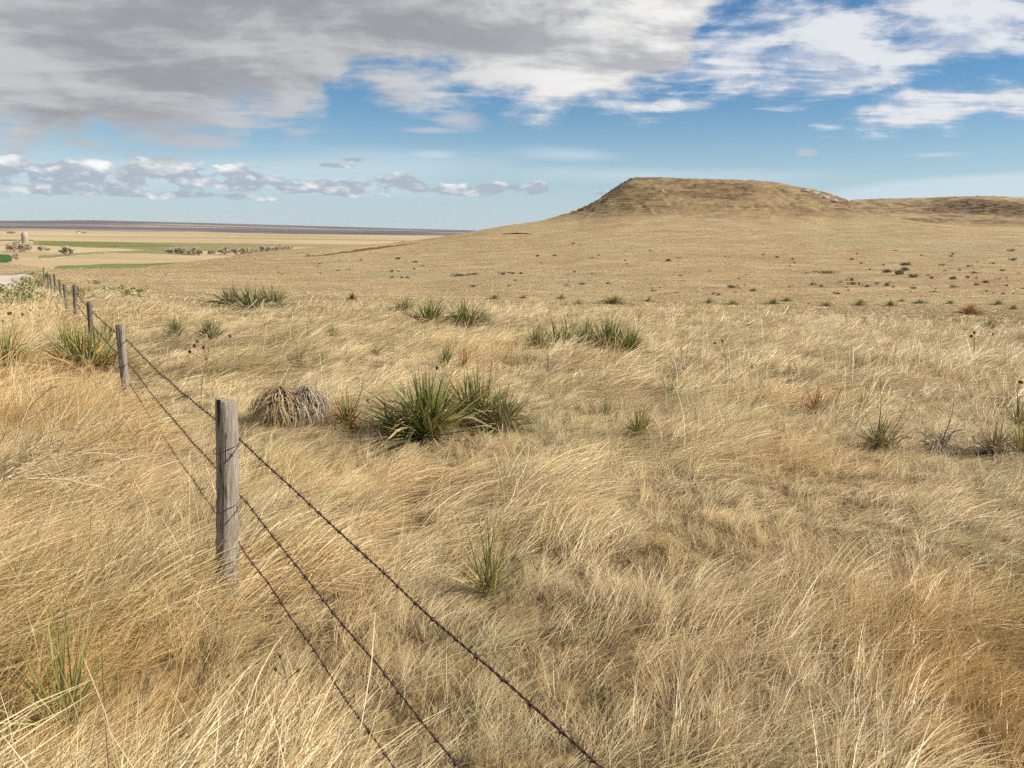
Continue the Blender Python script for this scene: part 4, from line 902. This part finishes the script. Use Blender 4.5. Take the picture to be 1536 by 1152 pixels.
w = bpy.data.worlds.new('World'); sc.world = w; w.use_nodes = True; w.node_tree.nodes.clear(); g = NT(w.node_tree)
wo = g.new('ShaderNodeOutputWorld'); bg = g.new('ShaderNodeBackground'); g.l.new(bg.outputs[0], wo.inputs[0]); bg.inputs[1].default_value = .1
sky = g.new('ShaderNodeTexSky', sky_type='NISHITA'); sky.sun_disc = False; sky.sun_elevation = SUN_EL; sky.sun_rotation = math.atan2(SD.x, SD.y); sky.altitude = 1200; sky.air_density = 1.0; sky.dust_density = .6; sky.ozone_density = 2.5
tc = g.new('ShaderNodeTexCoord'); D = tc.outputs['Generated']; sx = g.new('ShaderNodeSeparateXYZ'); g.l.new(D, sx.inputs[0]); dx, dy, dz = sx.outputs
deg = 180/math.pi
azn = g.math('MULTIPLY', g.math('ARCTAN2', dx, dy), deg); eln = g.math('MULTIPLY', g.math('ARCSINE', dz), deg)
def AE(px, row):
    d = ray(px, row); return math.atan2(d[0], d[1])*deg, math.asin(d[2])*deg
# cloud-layer coordinates: perspective of a flat layer
zc = g.math('ADD', g.math('MAXIMUM', dz, 0.0), .07)
cx = g.new('ShaderNodeCombineXYZ'); g.l.new(g.math('DIVIDE', dx, zc), cx.inputs[0]); g.l.new(g.math('DIVIDE', dy, zc), cx.inputs[1]); P = cx.outputs[0]
ca = g.new('ShaderNodeCombineXYZ'); g.l.new(azn, ca.inputs[0]); g.l.new(eln, ca.inputs[1]); AEv = ca.outputs[0]
n_big = g.noise(g.scalev(P, (.8, 1.3, 1)), .75, 8, .55, .25); n_fine = g.noise(g.scalev(P, (.9, 1.6, 1), (3, 7, 0)), 2.3, 8, .62, .35)
n_pu = g.noise(g.scalev(AEv, (.075, .20, 1), (7, 1, 0)), 1.0, 9, .58, .5)
def lit(scale, loc, sc_, det, rough, dist, de, k):
    # how much thinner the cloud gets toward the sun: lit rims and shaded undersides
    a_ = g.noise(g.scalev(AEv, scale, loc), sc_, det, rough, dist); l2 = tuple(l+s_*d_ for l, s_, d_ in zip(loc, scale, (de[0], de[1], 0)))
    b_ = g.noise(g.scalev(AEv, scale, l2), sc_, det, rough, dist); return a_, g.math('MULTIPLY', g.math('SUBTRACT', a_, b_), k)
n_cu, e_cu = lit((.50, 1.05, 1), (11, 3, 0), 1.0, 6, .57, .15, (.15, .5), 4.2)
n_iso, e_iso = lit((.16, .32, 1), (2, 9, 0), 1.0, 7, .60, .25, (.35, .9), 2.6)
n_ae = g.noise(g.scalev(AEv, (.10, .30, 1)), 1.0, 8, .60, .3)
n_str = g.noise(g.scalev(AEv, (.045, .38, 1), (5, 2, 0)), 1.0, 7, .6, .4)
def ell(px, row, rx, ry, rotdeg=0):
    a, e = AE(px, row); k = 57.3/F
    u = g.math('SUBTRACT', azn, a); v = g.math('SUBTRACT', eln, e)
    if rotdeg:
        c, s = math.cos(R(rotdeg)), math.sin(R(rotdeg)); u2 = g.math('ADD', g.math('MULTIPLY', u, c), g.math('MULTIPLY', v, s)); v2 = g.math('SUBTRACT', g.math('MULTIPLY', v, c), g.math('MULTIPLY', u, s)); u, v = u2, v2
    u = g.math('DIVIDE', u, rx*k); v = g.math('DIVIDE', v, ry*k)
    q = g.math('SQRT', g.math('ADD', g.math('MULTIPLY', u, u), g.math('MULTIPLY', v, v)))
    return g.math('SUBTRACT', 1, q)          # 1 centre, 0 rim, negative outside
def mx(*a):
    r = a[0]
    for b in a[1:]: r = g.math('MAXIMUM', r, b)
    return r
# lower border of the overcast bank as elevation against azimuth
bord = [(-500, 190), (0, 226), (120, 234), (200, 234), (300, 218), (400, 205), (450, 194), (478, 182), (500, 150), (600, 150), (680, 150), (760, 158), (840, 172), (930, 168), (1000, 140), (1040, 70), (1070, 0), (1120, -120), (1300, -420)]
az0, az1 = AE(-500, 100)[0], AE(1300, 100)[0]
fc = g.new('ShaderNodeFloatCurve'); t = g.math('DIVIDE', g.math('SUBTRACT', azn, az0), az1-az0, clamp=True); g.l.new(t, fc.inputs[1]); cv = fc.mapping.curves[0]
pts = []
for px, row in bord:
    a, e = AE(px, row); pts.append(((a-az0)/(az1-az0), e/45))
cv.points[0].location = pts[0]; cv.points[1].location = pts[-1]
for p in pts[1:-1]: cv.points.new(*p)
fc.mapping.update()
b_el = g.math('MULTIPLY', fc.outputs[0], 45)
over = g.math('MULTIPLY', g.math('SUBTRACT', eln, b_el), .30)     # grows above the border
over = g.math('MINIMUM', over, 1.0)
amp = lambda n, s: g.math('MULTIPLY', g.math('SUBTRACT', n, .5), s)
d1 = g.math('ADD', g.math('ADD', over, .16), g.math('ADD', amp(n_iso, 3.2), amp(n_fine, 1.2)))
a1 = g.step(d1, -.05, .8)
# broken clouds at the right
rb = mx(ell(1180, 130, 170, 40, 0), ell(1330, 30, 330, 48, -3), ell(1250, 85, 330, 32, 4), ell(1400, 160, 160, 33, 2), ell(1270, 117, 115, 22, 0), ell(1110, 130, 70, 22), ell(1530, 150, 90, 30), ell(1010, 158, 70, 12), ell(1120, 60, 90, 30))
d2 = g.math('ADD', g.math('MULTIPLY', g.math('MINIMUM', rb, .6), 1.45), g.math('ADD', amp(n_iso, 3.6), amp(n_fine, 2.0)))
a2 = g.math('MULTIPLY', g.step(d2, .0, .95), .93)
# tongue cloud and small ones
rc = mx(ell(690, 178, 55, 22), ell(640, 195, 70, 8), ell(1210, 229, 20, 8), ell(300, 175, 170, 22, 0), ell(300, 212, 110, 14), ell(697, 246, 24, 6), ell(1035, 158, 45, 9))
d3 = g.math('ADD', rc, g.math('ADD', amp(n_ae, 2.0), amp(n_fine, 1.0))); a3 = g.math('MULTIPLY', g.step(d3, .15, .9), .8)
# row of cumulus low over the plain
rd = mx(ell(70, 268, 230, 26), ell(250, 262, 130, 20), ell(345, 268, 60, 20), ell(470, 280, 160, 13), ell(590, 275, 60, 14), ell(700, 283, 150, 10), ell(150, 247, 26, 14), ell(252, 250, 42, 14), ell(345, 256, 34, 14), ell(15, 240, 26, 8), ell(800, 284, 40, 9), ell(920, 290, 30, 4), ell(190, 290, 200, 7), ell(500, 248, 30, 4), ell(530, 240, 20, 4))
d4 = g.math('ADD', g.math('MINIMUM', g.math('MULTIPLY', rd, 1.5), .72), amp(n_cu, 4.6)); a4 = g.math('MULTIPLY', g.step(d4, .1, .55), .93)
# thin high streaks
re_ = mx(ell(860, 232, 110, 14, -1), ell(650, 232, 50, 8), ell(330, 260, 560, 40, 2), g.math('MULTIPLY', ell(1440, 284, 250, 22, 5), 2.2), ell(950, 262, 330, 18), ell(1400, 232, 60, 6))
a5 = g.math('MULTIPLY', g.step(g.math('ADD', re_, amp(n_str, 2.2)), -.1, 1.1), .68)
# horizon veil
veil = g.math('MULTIPLY', g.step(eln, 8.5, -.5), .70)
# whole-sky cover elsewhere (behind and beside the viewer)
els = g.math('MULTIPLY', g.step(g.math('ABSOLUTE', azn), 40, 62), g.step(n_big, .45, .62))
K = 8.5
skyc = sky.outputs[0]
sat = g.new('ShaderNodeHueSaturation'); sat.inputs['Saturation'].default_value = 1.32; sat.inputs['Value'].default_value = .77; g.l.new(skyc, sat.inputs['Color']); skyc = sat.outputs[0]
c = g.mix(veil, skyc, (.40*K, .56*K, .68*K))
c = g.mix(a5, c, (.58*K, .68*K, .76*K))
cu_sh = g.step(g.math('ADD', g.math('ADD', e_cu, g.math('MULTIPLY', g.step(azn, 2, -26), .18)), g.math('MULTIPLY', mx(ell(150, 243, 30, 14), ell(255, 247, 44, 12), ell(345, 250, 34, 9), ell(15, 237, 26, 8), ell(805, 281, 26, 8), ell(690, 276, 30, 6), -.3), .8)), -.25, 1.45)
c = g.mix(a4, c, g.mix(cu_sh, (.36*K, .42*K, .50*K), (.90*K, .90*K, .88*K)))
c = g.mix(a3, c, (.47*K, .50*K, .57*K))
c = g.mix(a2, c, g.mix(g.step(g.math('ADD', g.math('ADD', n_fine, g.math('MULTIPLY', e_iso, .35)), g.math('MULTIPLY', d2, .08)), .38, .72), (.42*K, .48*K, .60*K), (.74*K, .75*K, .77*K)))
# overcast bank: grey to the left, bright toward the right end and in thin places
br = g.step(g.math('ADD', azn, g.math('ADD', g.math('MULTIPLY', eln, -.45), amp(n_pu, 16.))), -14, 2)
tex = g.math('ADD', g.math('MULTIPLY', n_str, .10), g.math('ADD', g.math('MULTIPLY', n_pu, .62), g.math('MULTIPLY', n_fine, .28)))
tex = g.math('ADD', tex, g.math('MULTIPLY', e_iso, .10))
gl = g.mix(g.step(tex, .40, .60), (.30*K, .31*K, .335*K), (.50*K, .51*K, .53*K))
gr = g.mix(g.step(tex, .40, .56), (.42*K, .43*K, .46*K), (.80*K, .795*K, .78*K))
ov = g.mix(br, gl, gr); ov = g.mix(g.math('MULTIPLY', g.step(d1, 1.0, .2), .5), ov, (.52*K, .53*K, .56*K))
c = g.mix(a1, c, ov)
c = g.mix(els, c, (.36*K, .37*K, .39*K))
g.l.new(c, bg.inputs[0])

# ------------------------------------------------------------------ air
HZ = True
if HZ:
    hm, hg = newmat('haze'); pv = hg.new('ShaderNodeVolumePrincipled'); pv.inputs['Color'].default_value = (.80, .88, 1, 1); pv.inputs['Density'].default_value = 2.2e-5; pv.inputs['Anisotropy'].default_value = .2
    hg.l.new(pv.outputs[0], hg.out.inputs['Volume'])
    zl = float(V[:, 2].min()) if False else -130.; zh = 130.; S = 16000
    v8 = [(x, y, z) for z in (zl, zh) for x, y in ((-S, -S), (S, -S), (S, S), (-S, S))]
    hz = link('haze', mesh_np('haze', v8, [[3, 2, 1, 0], [4, 5, 6, 7], [0, 1, 5, 4], [1, 2, 6, 5], [2, 3, 7, 6], [3, 0, 4, 7]]), hm); tag(hz, 'thin blue haze over the far plain', 'haze', kind='stuff')

vs = sc.view_settings; vs.view_transform = 'Standard'; vs.look = 'None'; vs.exposure = .38; vs.gamma = 1
cy = sc.cycles; cy.max_bounces = 4; cy.diffuse_bounces = 2; cy.transmission_bounces = 3; cy.volume_bounces = 1; cy.use_denoising = False
w.cycles.sampling_method = 'NONE'; cy.use_adaptive_sampling = True; cy.adaptive_threshold = .03; cy.adaptive_min_samples = 24; cy.sample_clamp_indirect = 6
